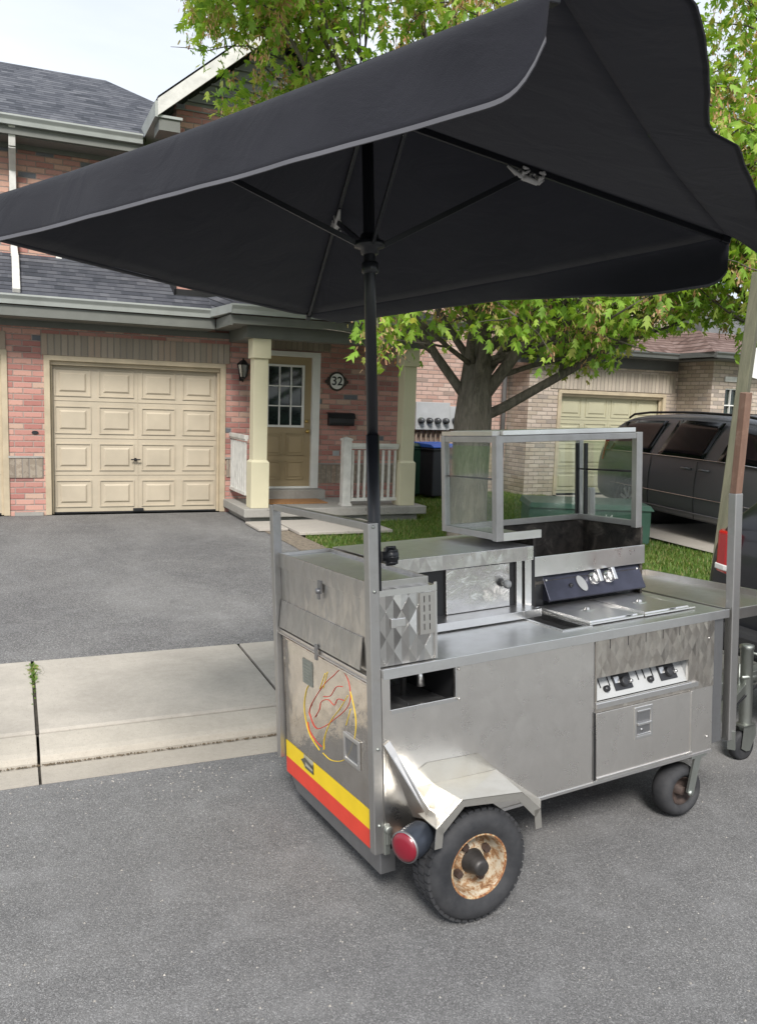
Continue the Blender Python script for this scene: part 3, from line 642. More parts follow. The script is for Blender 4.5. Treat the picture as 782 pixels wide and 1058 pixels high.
bb(m, 'lower_roof', M['shingle_red'])
m = MB(); m.box(8.45,12.0,13.15,13.199,3.12,3.30); m.obox((11.85,12.9,3.3),(12.0,13.19,3.5),.05,.14); bb(m, 'roof_flashing', M['black'])
# grey gable cheek and sloping fascia over the entrance
m = MB().prism([(11.95,3.06),(14.6,3.06),(14.6,2.9),(11.95,4.05)], 'y', 12.3, 13.2); bb(m, 'gable_cheek', simple('grey_siding', (.17,.175,.18), .6))
m = MB(); m.obox((11.8,12.25,4.02),(14.4,12.25,3.0),.08,.2,(0,0,1)); bb(m, 'rake_board', M['soffit'])
m = MB(); quad(m,(11.75,12.15,4.14),(14.5,12.15,3.06),(14.5,13.6,3.06),(11.75,13.6,4.14)); bb(m, 'entry_roof', M['shingle_red'])
m = MB(); quad(m,(4.9,12.8,5.6),(12.6,12.8,5.6),(12.6,17.5,8.0),(4.9,17.5,8.0)); m.box(4.9,12.6,12.8,12.9,5.42,5.6); m.box(5.3,12.6,12.9,13.2,5.42,5.45); bb(m, 'upper_roof', M['shingle'])
m = MB(); m.tube([(8.2,13.14,.25),(8.2,13.14,4.2)], .045, 10); m.tube([(8.2,13.14,.27),(8.12,13.0,.16)], .045, 10); bb(m, 'downspout', simple('dark_grey_downspout', (.17,.17,.17), .5))
# small upper window trim, white, seen through the leaves
m = MB().sheet('y', 13.17, 13.199, 8.9, 10.0, 3.5, 4.9, holes=[(8.98,9.41,3.58,4.82),(9.49,9.92,3.58,4.82)]); uw2 = bb(m, 'upper_window', M['white']); bb(MB().box(8.95,9.95,13.185,13.195,3.55,4.85), 'pane', M['window'], uw2)

# electricity meters on the recessed wall
E_ = empty('meter_bank', (6.8, 13.19, .9)); tag(E_, 'grey bank of electricity meters mounted on the faded brick wall', 'meters')
m = MB(); m.box(-.42,.24,-.16,0,.30,.78); m.box(.26,.60,-.12,0,.32,.72); m.build('cabinet', M['meter'], E_, bevel=.008)
mg = glassmat('meter_glass', (.08,.085,.09), .15)
for k in range(4): MB().lathe([(0,.055),(-.05,.055),(-.055,.045),(-.10,.04),(-.10,0)], (-.33+k*.16,-.161,.46), 'y', 18).build('meter', mg, E_)
for k in range(2): MB().lathe([(0,.055),(-.05,.055),(-.055,.045),(-.10,.04),(-.10,0)], (.36+k*.14,-.121,.47), 'y', 18).build('meter', mg, E_)
m = MB()
for k in range(7): m.tube([(-.36+k*.095,-.07,.30),(-.36+k*.095,-.07,-.75)], .018, 8)
m.build('conduit', simple('rusty_conduit', (.20,.155,.12), .6, var=.3), E_)

# wheeled bins
def bin_(x, y, body, lid, label, rz, group=None):
    r = empty('wheeled_bin', (x, y, G0), (0,0,rz)); tag(r, label, 'bin', 'wheeled bins beside the meters')
    b = MB(); a0, a1, h = .21, .27, .86
    b.add([(-a0,-a0*1.1,.06),(a0,-a0*1.1,.06),(a0,a0*1.1,.06),(-a0,a0*1.1,.06),(-a1,-a1*1.1,h),(a1,-a1*1.1,h),(a1,a1*1.1,h),(-a1,a1*1.1,h)], [(0,3,2,1),(4,5,6,7),(0,1,5,4),(1,2,6,5),(2,3,7,6),(3,0,4,7)])
    b.box(-a1-.015,a1+.015,-a1*1.1-.015,a1*1.1+.015,h-.05,h-.005); b.build('bin_body', body, r, bevel=.02)
    l = MB(); l.prism([(-.33,h),(.33,h),(.33,h+.03),(.26,h+.075),(-.24,h+.055),(-.33,h+.02)], 'x', -.29, .29); l.tube([(-.26,.35,h+.0),(.26,.35,h+.0)], .018, 8); l.build('lid', lid, r, bevel=.012)
    for s in (-1, 1): MB().lathe([(-.03,0),(-.03,.10),(.03,.10),(.03,0)], (s*.25,.24,.10), 'x', 20).build('wheel', M['black'], r)
M['bin_black'] = simple('black_bin_plastic', (.022,.024,.03), .5); M['bin_green'] = simple('green_bin_plastic', (.012,.045,.028), .5); M['bin_blue'] = simple('blue_lid_plastic', (.03,.10,.42), .45)
bin_(6.42, 12.35, M['bin_black'], M['bin_blue'], 'black wheeled bin with a blue lid beside the meters', .2)
bin_(5.98, 12.62, M['bin_green'], M['bin_green'], 'dark green wheeled bin half hidden behind the porch column', .1)

# green utility pedestal
bx = empty('utility_box', (6.27, 8.10, G0), (0,0,-.42)); tag(bx, 'low green steel utility box with white digits standing on the lawn', 'utility box')
M['ped'] = simple('green_enamel', (.055,.125,.09), .42, var=.15, vs=5)
m = MB(); m.box(-.70,.70,-.30,.40,0,.40); m.build('cabinet_body', M['ped'], bx, bevel=.012)
m = MB(); m.add([(-.73,-.33,.40),(.73,-.33,.40),(.73,.43,.40),(-.73,.43,.40),(-.70,-.26,.455),(.70,-.26,.455),(.70,.40,.47),(-.70,.40,.47)], [(0,3,2,1),(4,5,6,7),(0,1,5,4),(1,2,6,5),(2,3,7,6),(3,0,4,7)]); m.build('cabinet_lid', M['ped'], bx, bevel=.008)
m = MB(); m.box(-.72,-.0,-.302,-.3,.02,.38); m.box(-.003,.003,-.306,-.299,.02,.39); m.build('door_seam', M['ped'], bx)
text('14', .11, 'digits', M['white'], bx, Matrix.Translation((.20,-.312,.30)) @ Matrix.Rotation(R_(90), 4, 'X'))
m = MB(); m.box(.14,.28,-.308,-.3025,.16,.22); m.build('warning_sticker', simple('red_sticker', (.5,.06,.04), .5), bx)

# leaning weathered wooden post by the kerb, with a white sign board at its edge
pr_ = empty('wooden_post', (4.18, 4.08, .06)); tag(pr_, 'weathered wooden post leaning behind the red tail light', 'post')
t = NT('weathered_wood'); c = t.coord(scale=(30,30,2.2)); n1 = t.noise(c, 1, 5, .7, .6); c2 = t.coord()
t.P(col=t.mix(t.math('MULTIPLY', t.noise(c2, 6, 5, .7), .7), t.ramp(n1, [(.3,(.07,.06,.045)),(.7,(.16,.14,.10))]), (.13,.15,.085)), rough=.92); t.bump(n1, .6, .006)
M['wood'] = t.mat
m = MB(); m.obox((.05,0,-.1),(.405,.17,2.5),.075,.075); m.build('post_shaft', M['wood'], pr_, bevel=.006)
m = MB(); m.obox((.40,.115,1.80),(.43,.125,2.0),.10,.012,(0,-1,0)); m.build('sign_board', M['white'], pr_, bevel=.002)
m = MB(); m.tube([(.36,.13,1.86),(.40,.12,1.86)], .008, 6); m.build('bracket', M['black'], pr_)
# ------------------------------------------------------------------ the food cart
CW = Matrix(((0.995957709,-0.080909833,-0.039010778,1.0629026),(0.082612147,0.995601112,0.044200216,2.24443139),(0.035262942,-0.04724431,0.998260738,-0.01515785),(0,0,0,1)))
K = empty('food_cart', mat=CW); tag(K, 'stainless steel street food cart with glass case, griddle and rusty wheels parked on the road', 'food cart')
S = {}
S['panel'] = steel('side_panel_steel', (.86,.83,.785), .27, dirt=.06, wave=.28, quilt=.06, qs=.085)
S['plain'] = steel('plain_steel', (.68,.655,.62), .30, dirt=.22, wave=.22)
S['post'] = steel('post_steel', (.47,.46,.445), .40, dirt=.25, wave=.08, brushed='v')
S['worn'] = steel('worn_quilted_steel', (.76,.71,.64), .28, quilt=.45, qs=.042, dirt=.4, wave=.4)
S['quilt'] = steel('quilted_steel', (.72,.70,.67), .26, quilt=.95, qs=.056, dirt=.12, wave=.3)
S['fascia'] = steel('fascia_steel', (.72,.70,.67), .26, quilt=.3, qs=.05, dirt=.2, wave=.5)
S['smear'] = steel('smeared_door_steel', (.74,.72,.70), .2, quilt=.12, qs=.08, dirt=.2, wave=1.6)
S['quilt_y'] = steel('quilted_steel_end', (.64,.62,.59), .30, quilt=.35, qs=.06, dirt=.2, wave=.3, axis='yz')
S['end'] = steel('mirror_door_steel', (.70,.66,.61), .13, dirt=.3, wave=.9)
S['top'] = steel('counter_steel', (.78,.78,.77), .33, dirt=.15, wave=.25)
S['lid'] = steel('pan_lid_steel', (.80,.79,.77), .30, dirt=.14, wave=.1)
S['edge'] = steel('bright_edge_steel', (.80,.79,.77), .28, dirt=.12, wave=.15)
S['fender'] = steel('fender_steel', (.80,.77,.70), .30, dirt=.22, wave=.4)
S['dark'] = steel('dark_brushed_steel', (.33,.33,.335), .42, dirt=.3, wave=.15, brushed='v')
S['galv'] = steel('galvanised_steel', (.40,.42,.39), .5, dirt=.35, wave=.2)
t = NT('soot'); c = t.coord(); n_ = t.noise(c, 12, 7, .7, .8)
t.P(col=t.ramp(n_, [(.32,(.016,.015,.014)),(.55,(.07,.06,.052)),(.72,(.20,.175,.145))]), rough=.62, spec=.5, metal=.25); t.bump(n_, .4, .01); S['soot'] = t.mat
S['black'] = simple('black_enamel', (.02,.02,.022), .35, var=.3)
S['panelblack'] = simple('griddle_panel', (.05,.052,.075), .33, metal=.4, var=.25, vs=14)
S['inside'] = simple('cart_inside', (.015,.015,.016), .6)
t = NT('rust'); c = t.coord(); n_ = t.noise(c, 18, 7, .7, .6); n2 = t.noise(t.coord(scale=(1,1,.12)), 26, 5, .7)
t.P(col=t.mix(n2, t.ramp(n_, [(.3,(.09,.042,.027)),(.55,(.17,.085,.052)),(.75,(.28,.19,.14))]), (.25,.165,.125)), rough=.85, metal=.1); t.bump(n_, .5, .004); S['rust'] = t.mat
t = NT('rusty_cream_rim'); c = t.coord(); n_ = t.noise(c, 34, 8, .75, .5)
t.P(col=t.ramp(n_, [(.36,(.50,.45,.36)),(.47,(.43,.36,.26)),(.54,(.30,.17,.08)),(.64,(.13,.06,.03))]), rough=.65); t.bump(n_, .5, .003); S['rim'] = t.mat
t = NT('rusty_edge'); c = t.coord(); n_ = t.noise(c, 40, 7, .75, .7)
t.P(col=t.ramp(n_, [(.42,(.50,.40,.25)),(.5,(.34,.17,.07)),(.62,(.17,.06,.025))]), rough=.75); t.bump(n_, .6, .003); S['rimedge'] = t.mat
t = NT('tyre_rubber'); c = t.coord(); t.P(col=t.ramp(t.noise(c, 9, 6, .65), [(.35,(.022,.023,.026)),(.7,(.055,.055,.057))]), rough=.75, spec=.35); t.bump(t.noise(c, 90, 4), .2, .002); S['tyre'] = t.mat
S['yellow'] = simple('yellow_vinyl', (.86,.60,.012), .42, var=.05, vs=12); S['red'] = simple('red_vinyl', (.70,.055,.03), .42, var=.06, vs=12)
S['whitemetal'] = simple('white_plate', (.40,.405,.40), .35, var=.05)
t = NT('red_lens'); t.P(col=(.20,.006,.018), rough=.32, spec=.6, coat=.3); S['lens'] = t.mat
def gl_(name, tint):
    t = NT(name); t.P(col=tint, rough=.03, IOR=1.45); t.b.inputs['Transmission Weight'].default_value = 1.
    # thin sheet: straight-through transparency mixed with a mirror-like surface, smudged in streaks
    tr = t.n('ShaderNodeBsdfTransparent'); tr.inputs[0].default_value = (*tint, 1); gs = t.n('ShaderNodeBsdfGlossy'); gs.inputs['Roughness'].default_value = .04; df = t.n('ShaderNodeBsdfDiffuse'); df.inputs[0].default_value = (.5,.55,.5,1)
    fr = t.n('ShaderNodeFresnel'); fr.inputs[0].default_value = 1.5; m1 = t.n('ShaderNodeMixShader'); m2 = t.n('ShaderNodeMixShader')
    t.t.links.new(t.math('MULTIPLY', fr.outputs[0], .3), m1.inputs[0]); t.t.links.new(tr.outputs[0], m1.inputs[1]); t.t.links.new(gs.outputs[0], m1.inputs[2])
    c = t.coord(scale=(1,1,.3)); dirt = t.noise(c, 16, 6, .7, 1.)
    t.t.links.new(t.ramp(dirt, [(.45,.0),(.75,.06)]), m2.inputs[0]); t.t.links.new(m1.outputs[0], m2.inputs[1]); t.t.links.new(df.outputs[0], m2.inputs[2]); t.t.links.new(m2.outputs[0], t.out.inputs[0]); return t.mat
S['glass'] = gl_('greenish_glass', (.945,.972,.955))
def kb(mb, n, m, p=None, **kw): return mb.build(n, m, p if p is not None else K, **kw)
L_, W_ = 1.57, .84
# body shell: near side with the sink opening and the control recess
b = MB().sheet('y', 0, .012, .0, 1.49, .233, .775, holes=[(.03,.272,.668,.772), (.880,1.348,.542,.632)])
b.box(.0,1.49,.83,.842,.233,.775); b.box(.0,.01,.012,.83,.233,.775); b.box(1.48,1.49,.012,.83,.233,.775); b.box(.01,1.48,.012,.83,.233,.243)
kb(b, 'body', S['panel'], bevel=.0015)
m = MB(); m.box(0,1.49,-.004,-.0005,.233,.243); m.box(.27,.276,-.004,-.0005,.655,.774); m.box(.03,.272,-.004,-.0005,.655,.666); kb(m, 'body_trim', S['edge'])
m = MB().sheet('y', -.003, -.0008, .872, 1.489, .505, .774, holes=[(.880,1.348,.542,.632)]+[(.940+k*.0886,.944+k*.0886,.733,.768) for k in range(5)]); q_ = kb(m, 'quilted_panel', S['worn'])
m = MB()
for k in range(5): m.box(.9405+k*.0886,.9435+k*.0886,-.0025,.0,.734,.767)
kb(m, 'slot', S['black'], q_)
# the seam left of the quilted panel and rivets
m = MB(); m.box(.867,.8695,-.0012,.001,.24,.774); kb(m, 'seam', S['dark'])
rv = MB()
for x, z in [(.285,.76),(.285,.66),(1.46,.30),(1.46,.70)]: rv.lathe([(0,.005),(-.003,.0045),(-.0045,.002),(-.0045,0)], (x,-.001,z), 'y', 8)
kb(rv, 'rivets', S['plain'])
# sink seen through the opening
sk = MB(); sk.box(.0,.34,.34,.35,.62,.77); sk.add([(.01,.02,.645),(.33,.02,.645),(.33,.33,.625),(.01,.33,.625)], [(0,1,2,3)]); sk.box(.12,.125,.05,.32,.628,.66)
sink = kb(sk, 'sink', S['dark']); fc = MB(); fc.tube([(.19,.20,.63),(.19,.20,.735),(.192,.17,.752),(.196,.12,.752),(.198,.10,.737),(.199,.098,.692)], [.011,.011,.011,.012,.012,.014], 12); fc.lathe([(0,.018),(.02,.018),(.03,.01)], (.19,.20,.735), 'z', 14)
kb(fc, 'faucet', S['edge'], sink); fc = MB(); fc.tube([(.02,.10,.735),(.05,.12,.742),(.09,.16,.735),(.15,.22,.70),(.19,.26,.655)], .006, 8); fc.tube([(.02,.14,.72),(.06,.16,.735),(.10,.19,.73)], .005, 8); kb(fc, 'hose', S['galv'], sink)
m = MB(); m.box(.285,.295,.012,.34,.62,.77); m.box(.012,.30,.013,.34,.612,.62); kb(m, 'sink_bay', S['inside'])
# control recess with thermostats
m = MB(); m.add([(.876,.055,.632),(1.352,.055,.632),(1.352,.004,.545),(.876,.004,.545)], [(0,1,2,3)]); m.box(.87,.878,.003,.06,.54,.634); m.box(1.350,1.356,.003,.06,.54,.634); m.box(.876,1.352,.003,.06,.633,.638)
cp = kb(m, 'control_plate', S['whitemetal'])
m = MB(); m.box(.872,1.395,-.012,.003,.520,.538); m.box(.872,1.36,-.008,-.0005,.538,.543); kb(m, 'recess_lip', S['edge'])
def onplate(u, z): return (u, .004+(z-.545)/(.632-.545)*.051, z)
tilt = Matrix.Rotation(-math.atan2(.051,.087), 4, 'X')
def plate_item(mb, u, z, name, mat, parent):
    o = mb.build(name, mat, parent); p = onplate(u, z); o.matrix_local = Matrix.Translation((p[0], p[1]-.001, p[2])) @ tilt; return o
for u in (1.03, 1.262):
    m = MB(); m.box(-.043,.043,-.004,0,-.031,.031); th = plate_item(m, u, .589, 'thermostat', S['black'], K)
    MB().lathe([(-.004,.019),(-.02,.017),(-.022,.0)], (.004,0,-.004), 'y', 20).build('knob', S['black'], th, bevel=.001)
    m = MB(); m.lathe([(-.006,.006),(-.024,.006),(-.024,0)], (.028,0,-.008), 'y', 10); m.box(-.036,-.012,-.005,-.004,-.004,.02); m.build('indicator', S['edge'], th)
for u in (.944, 1.165): plate_item(MB().lathe([(0,.0125),(-.014,.0115),(-.016,0)], (0,0,0), 'y', 18), u, .575, 'push_button', S['black'], cp)
m = MB()
for u in (.922,.967,1.112,1.145,1.187): m.box(u-.0015,u+.0015,-.003,0,-.018,.018)
plate_item(m, 0, .597, 'slot', S['black'], cp)
# side door
m = MB(); m.box(.872,1.366,-.009,-.0035,.252,.503); m.box(.872,1.366,-.014,-.009,.252,.262); m.box(1.356,1.366,-.012,-.009,.262,.503); sd_ = kb(m, 'side_door', S['panel'], bevel=.0015)
m = MB(); m.box(.867,.8715,-.006,-.0032,.25,.505); kb(m, 'door_gap', S['black'], sd_)
m = MB(); cx, cz, w, h = 1.105, .43, .046, .062
m.sheet('y', -.0125, -.009, cx-w, cx+w, cz-h, cz+h, holes=[(cx-w+.01,cx+w-.01,cz-h+.012,cz+h-.014)]); m.box(cx-w+.012,cx+w-.012,-.020,-.010,cz-.008,cz+.001); m.box(cx-w+.012,cx+w-.012,-.014,-.010,cz+h-.020,cz+h-.014); m.box(cx-w+.012,cx+w-.012,-.014,-.010,cz-h+.012,cz-h+.02)
lt = kb(m, 'paddle_latch', S['edge'], sd_, bevel=.0015); m = MB(); m.lathe([(0,.007),(-.004,.006),(-.004,0)], (cx-.01,-.011,cz-.028), 'y', 12); m.box(cx-w+.013,cx+w-.013,-.0105,-.0092,cz-h+.014,cz+h-.02); kb(m, 'lock', S['dark'], lt) if False else m.build('lock', S['dark'], sd_)
# counter
c_ = MB().sheet('z', .775, .800, -.0, 1.56, -.012, .842, holes=[(.80,.915,.09,.40), (.935,1.18,.10,.40), (1.205,1.455,.10,.40)])
c_.box(-.0,1.56,-.0145,-.012,.772,.806); c_.box(.0,1.56,-.012,-.006,.8,.8045)
kb(c_, 'counter_top', S['top'], bevel=.0015)
m = MB(); m.box(.80,.915,.09,.40,.70,.705); m.box(.797,.80,.09,.40,.70,.798); m.box(.915,.918,.09,.40,.70,.798); m.box(.80,.915,.40,.403,.70,.798); m.box(.80,.915,.087,.09,.70,.798); kb(m, 'recessed_tray', S['dark'])
m = MB().sheet('z', .8005, .8035, .785, .930, .075, .415, holes=[(.80,.915,.09,.40)]); kb(m, 'tray_rim', S['top'])
# front corner strip, posts
m = MB(); m.box(1.49,1.548,.004,.84,.262,.775); kb(m, 'corner_strip', S['dark'], bevel=.002)
def post(x, y, z0, z1, mat='post'): return kb(MB().box(x-.0175,x+.0175,y-.0175,y+.0175,z0,z1), 'corner_post', S[mat], bevel=.003)
p_nr = post(-.0185,.0175,.205,1.262); p_fr = post(-.0185,.820,.245,1.257); p_nf = kb(MB().obox((1.592,.002,.262),(1.600,.002,1.263),.042,.036,(0,1,0)), 'corner_post', S['post'], bevel=.003); p_ff = post(1.579,.805,.262,1.243)
m = MB(); m.box(-.008,.0,-.0008,-.0004,.3,.9)
m = MB(); m.obox((1.600,.002,1.262),(1.586,-.045,1.655),.036,.030,(0,1,0)); rt = kb(m, 'post_extension', S['rust'], bevel=.002, label='rusty upper tube of the front post')
m = MB(); m.box(-.033,-.004,.035,.803,1.238,1.262); kb(m, 'end_rail', S['post'], bevel=.003)
for z in (1.25, 1.05, .55, .30): kb(MB().lathe([(0,.006),(-.004,.005),(-.005,0)], (-.0185,.0,z), 'y', 8), 'bolt', S['galv'], p_nr)
# end door with its stripes, drawing, grille and handle
e = MB(); e.box(-.012,-.0,.045,.792,.19,.742); e.box(-.016,-.012,.045,.792,.733,.742); ed = kb(e, 'end_door', S['end'], bevel=.002)
m = MB(); m.box(-.0130,-.0122,.040,.795,.253,.320); kb(m, 'yellow_stripe', S['yellow'], ed)
m = MB(); m.box(-.0130,-.0122,.040,.795,.188,.2528); kb(m, 'red_stripe', S['red'], ed)
m = MB(); m.box(-.006,.003,.036,.043,.19,.745); m.box(-.006,.003,.794,.801,.19,.745); m.box(-.006,.003,.043,.794,.743,.749); kb(m, 'door_gap', S['black'], ed)
m = MB(); m.box(-.014,-.0122,.512,.600,.607,.70); vg = kb(m, 'door_grille', S['galv'], ed)
m = MB()
for k in range(7): m.box(-.0165,-.014,.517,.595,.612+k*.0125,.618+k*.0125)
kb(m, 'louvre', S['galv'], ed)
m = MB().sheet('x', -.019, -.0122, .132, .252, .430, .528, holes=[(.146,.238,.444,.514)]); kb(m, 'pull_frame', S['edge'], ed, bevel=.002)
m = MB(); m.box(-.0135,-.0121,.146,.238,.444,.514); kb(m, 'pull_cup', S['dark'], ed)
m = MB(); m.box(-.0145,-.0132,.525,.612,.272,.322); stk = kb(m, 'foil_badge', simple('foil_badge', (.50,.47,.36), .4, metal=.3), ed)
m = MB(); m.box(-.0155,-.0146,.522,.60,.272,.281); m.box(-.0155,-.0146,.522,.55,.292,.300); m.box(-.0155,-.0146,.522,.531,.272,.31); m.add([(-.0155,.64,.292),(-.0155,.60,.312),(-.0155,.53,.302),(-.0155,.53,.290),(-.0155,.60,.296),(-.0155,.60,.278)], [(0,1,2,3,4,5)]); kb(m, 'badge_marks', simple('badge_grey', (.10,.10,.085), .5), ed)
# line drawing of a hot dog in a ring, red and yellow paint lines
def yz(pts): return [(-.0123, y, z) for y, z in pts]
def curve(pts, n=10):
    out = []; P_ = [pts[0]]+list(pts)+[pts[-1]]
    for i in range(1, len(P_)-2):
        for k in range(n):
            t_ = k/n; o = []
            for a in range(2):
                p0,p1,p2,p3 = (P_[i+j][a] for j in (-1,0,1,2)); o.append(.5*((2*p1)+(p2-p0)*t_+(2*p0-5*p1+4*p2-p3)*t_*t_+(3*p1-p0-3*p2+p3)*t_**3))
            out.append(tuple(o))
    out.append(pts[-1]); return out
m = MB()
for pl in ([(.555,.500),(.53,.54),(.42,.64),(.33,.70),(.27,.735),(.215,.715),(.20,.66),(.235,.61),(.33,.545),(.42,.49),(.50,.46),(.555,.50)], [(.50,.50),(.46,.54),(.44,.575),(.38,.60),(.33,.595),(.30,.625),(.245,.635)], [(.57,.46),(.555,.43),(.50,.41),(.45,.405)], [(.42,.60),(.36,.62),(.31,.665),(.26,.68)]):
    m.tube(yz(curve(pl)), .0014, 5)
kb(m, 'red_drawing_line', S['red'], ed)
m = MB()
for pl in ([(.44,.385),(.36,.385),(.25,.43),(.18,.52),(.165,.60),(.20,.68)], [(.47,.385),(.56,.42),(.60,.50),(.575,.58),(.52,.63)], [(.43,.40),(.42,.45),(.36,.53),(.28,.60),(.22,.66)], [(.45,.62),(.40,.69)], [(.42,.63),(.38,.70)], [(.24,.55),(.20,.62)]):
    m.tube(yz(curve(pl)), .0014, 5)
kb(m, 'yellow_drawing_line', S['yellow'], ed)
# lower frame bar, skirt
m = MB(); m.box(-.022,.0,.036,.802,.750,.770); m.box(-.028,-.022,.036,.802,.752,.757); kb(m, 'frame_bar', S['plain'], bevel=.002)
m = MB(); m.prism([(.03,.195),(.77,.195),(.77,.165),(.72,.128),(.03,.118)], 'x', -.002, .055); kb(m, 'skirt', S['dark'], bevel=.003)
m = MB(); m.box(-.004,.018,-.006,.04,.20,.30); m.lathe([(0,.014),(-.012,.013),(-.014,0)], (.008,-.006,.285), 'y', 12); m.box(0,.016,-.014,-.006,.235,.29); kb(m, 'corner_bracket', S['galv'], bevel=.003)
m = MB(); m.obox((.03,.1,.21),(.45,.1,.21),.05,.05); m.obox((.03,.72,.21),(1.45,.72,.21),.05,.05); m.obox((.22,.0,.205),(.22,.80,.205),.045,.045); m.obox((.45,.1,.21),(1.45,.1,.21),.05,.04); kb(m, 'chassis', S['rust'])
# storage box at the rear end
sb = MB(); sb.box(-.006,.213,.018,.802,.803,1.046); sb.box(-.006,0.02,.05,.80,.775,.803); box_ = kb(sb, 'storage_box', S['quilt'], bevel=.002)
m = MB(); m.box(-.0095,-.0062,.055,.80,.79,1.01); kb(m, 'box_end_plate', S['quilt_y'], box_)
m = MB(); m.add([(-.014,.10,.885),(-.014,.795,.885),(-.026,.795,.779),(-.026,.10,.779),(-.010,.10,.885),(-.010,.795,.885),(-.021,.795,.779),(-.021,.10,.779)], [(0,1,2,3),(4,7,6,5),(0,4,5,1),(1,5,6,2),(2,6,7,3),(3,7,4,0)]); kb(m, 'drop_flap', S['quilt_y'], box_)
m = MB().sheet('z', 1.012, 1.068, -.016, .200, .045, .808, holes=[]); m.v = []; m.f = []; m.mi = []; m.sm = []
m.sheet('z', 1.012, 1.070, -.016, .204, .048, .808, holes=[(-.010,.198,.054,.802)]); m.box(-.010,.198,.054,.802,1.048,1.054)
ld = kb(m, 'box_lid', S['quilt_y'], box_, bevel=.0015); kb(MB().box(-.0095,.1975,.0545,.8015,1.0545,1.056), 'lid_pan', steel('lid_pan_steel', (.74,.74,.74), .45, dirt=.25, wave=.3), box_)
m = MB(); m.box(-.022,-.016,.40,.425,.975,1.02); m.lathe([(0,.01),(-.01,.01),(-.012,0)], (-.022,.412,.985), 'x', 12); m.box(-.026,-.02,.405,.42,.955,.98); kb(m, 'hasp', S['dark'], box_)
m = MB(); m.box(-.034,-.028,.42,.44,.735,.79); kb(m, 'hasp', S['dark'], box_)
m = MB().sheet('y', .0125, .0178, .150, .207, .890, 1.025, holes=[(.164+i*.020,.1675+i*.020,.903+k*.030,.924+k*.030) for i in range(2) for k in range(4)]); kb(m, 'vent_plate', S['plain'], box_)
m = MB(); m.box(.152,.205,.0172,.01785,.892,1.023); kb(m, 'vent_shadow_gap', S['black'], box_)
m = MB(); m.box(.048,.098,.013,.0178,.926,.953); m.box(.044,.060,.011,.0178,.924,.955); kb(m, 'catch_plate', S['edge'], box_, bevel=.002)
m = MB(); m.box(.206,.2145,.014,.019,.805,1.055); m.box(0,.2145,.0135,.0178,1.028,1.047); kb(m, 'box_trim', S['edge'], box_)
# warming cabinet
wc = MB(); wc.box(.22,.93,.412,.84,.80,1.052); wcb = kb(wc, 'warming_cabinet', S['black'])
S['deck'] = steel('deck_steel', (.78,.78,.78), .44, dirt=.2, wave=.3)
kb(MB().box(.2355,.9045,.393,.8415,1.0662,1.0675), 'cabinet_deck', S['deck'], wcb)
m = MB().sheet('z', 1.052, 1.066, .235, .905, .392, .842); m.box(.235,.905,.388,.392,1.012,1.068); m.box(.235,.239,.392,.842,1.02,1.066); kb(m, 'cabinet_top', S['fascia'], wcb, bevel=.0015)
m = MB(); m.box(.498,.795,.400,.411,.836,1.008); cdn = kb(m, 'sliding_door', S['smear'], wcb, bevel=.0015)
m = MB(); m.lathe([(0,.010),(-.012,.008),(-.016,.016),(-.03,.017),(-.038,.010),(-.039,0)], (.765,.40,.929), 'y', 20); kb(m, 'white_knob', S['whitemetal'], wcb)
for q in ((.828,.855,.398,.411,.825,1.048),(.865,.898,.392,.411,.825,1.045)): kb(MB().box(*q), 'door_stile', S['edge'], wcb, bevel=.0015)
m = MB(); m.box(.20,.868,.295,.411,.824,.834); m.box(.20,.868,.292,.298,.806,.836); m.box(.20,.90,.385,.411,.802,.824); m.box(.20,.860,.31,.385,.801,.803); kb(m, 'crumb_tray', S['edge'], wcb, bevel=.002)
# griddle
gr = MB(); x0, x1 = .932, 1.535
gr.box(x0,x0+.012,.425,.80,.80,1.098); gr.box(x1-.012,x1,.425,.80,.80,1.098); gr.box(x0,x1,.79,.802,.80,1.098); gr.box(x0+.012,x1-.012,.425,.79,.90,.912)
gd = kb(gr, 'griddle', S['soot'])
m = MB(); m.box(x0-.004,x1+.003,.414,.424,.935,1.016); kb(m, 'griddle_band', S['edge'], gd, bevel=.002)
m = MB(); m.prism([(.385,.835),(.392,.828),(.45,.828),(.45,.932),(.437,.932)], 'x', .985, 1.520); pb = kb(m, 'griddle_panel', S['panelblack'], gd, bevel=.003)
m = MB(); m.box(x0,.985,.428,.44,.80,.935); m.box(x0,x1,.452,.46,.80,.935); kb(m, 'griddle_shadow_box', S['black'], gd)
ang = math.atan2(.052, .097); pm = lambda u, f_: Matrix.Translation((u, .385+.052*f_-.0005, .835+.097*f_)) @ Matrix.Rotation(-ang, 4, 'X')
for u in (1.245, 1.325):
    m = MB(); m.lathe([(0,.028),(-.010,.027),(-.012,.024),(-.03,.022),(-.032,.0)], (0,0,0), 'y', 24); m.box(-.009,.009,-.048,-.028,-.026,.026); o = m.build('burner_knob', S['edge'], gd, bevel=.002); o.matrix_local = pm(u, .62)
m = MB(); ellip(m, 0, 0, .021, .036, -.004, -.0006, 28); o = m.build('oval_plate', S['whitemetal'], gd); o.matrix_local = pm(1.175, .5) @ Matrix.Rotation(R_(-22), 4, 'Y')
m = MB(); m.lathe([(0,.009),(-.008,.008),(-.008,0)], (0,0,0), 'y', 14); o = m.build('igniter', S['black'], gd); o.matrix_local = pm(1.115, .48)
for u in (1.0, 1.505):
    o = MB().lathe([(0,.005),(-.003,.004),(-.003,0)], (0,0,0), 'y', 8).build('screw', S['edge'], gd); o.matrix_local = pm(u, .8)
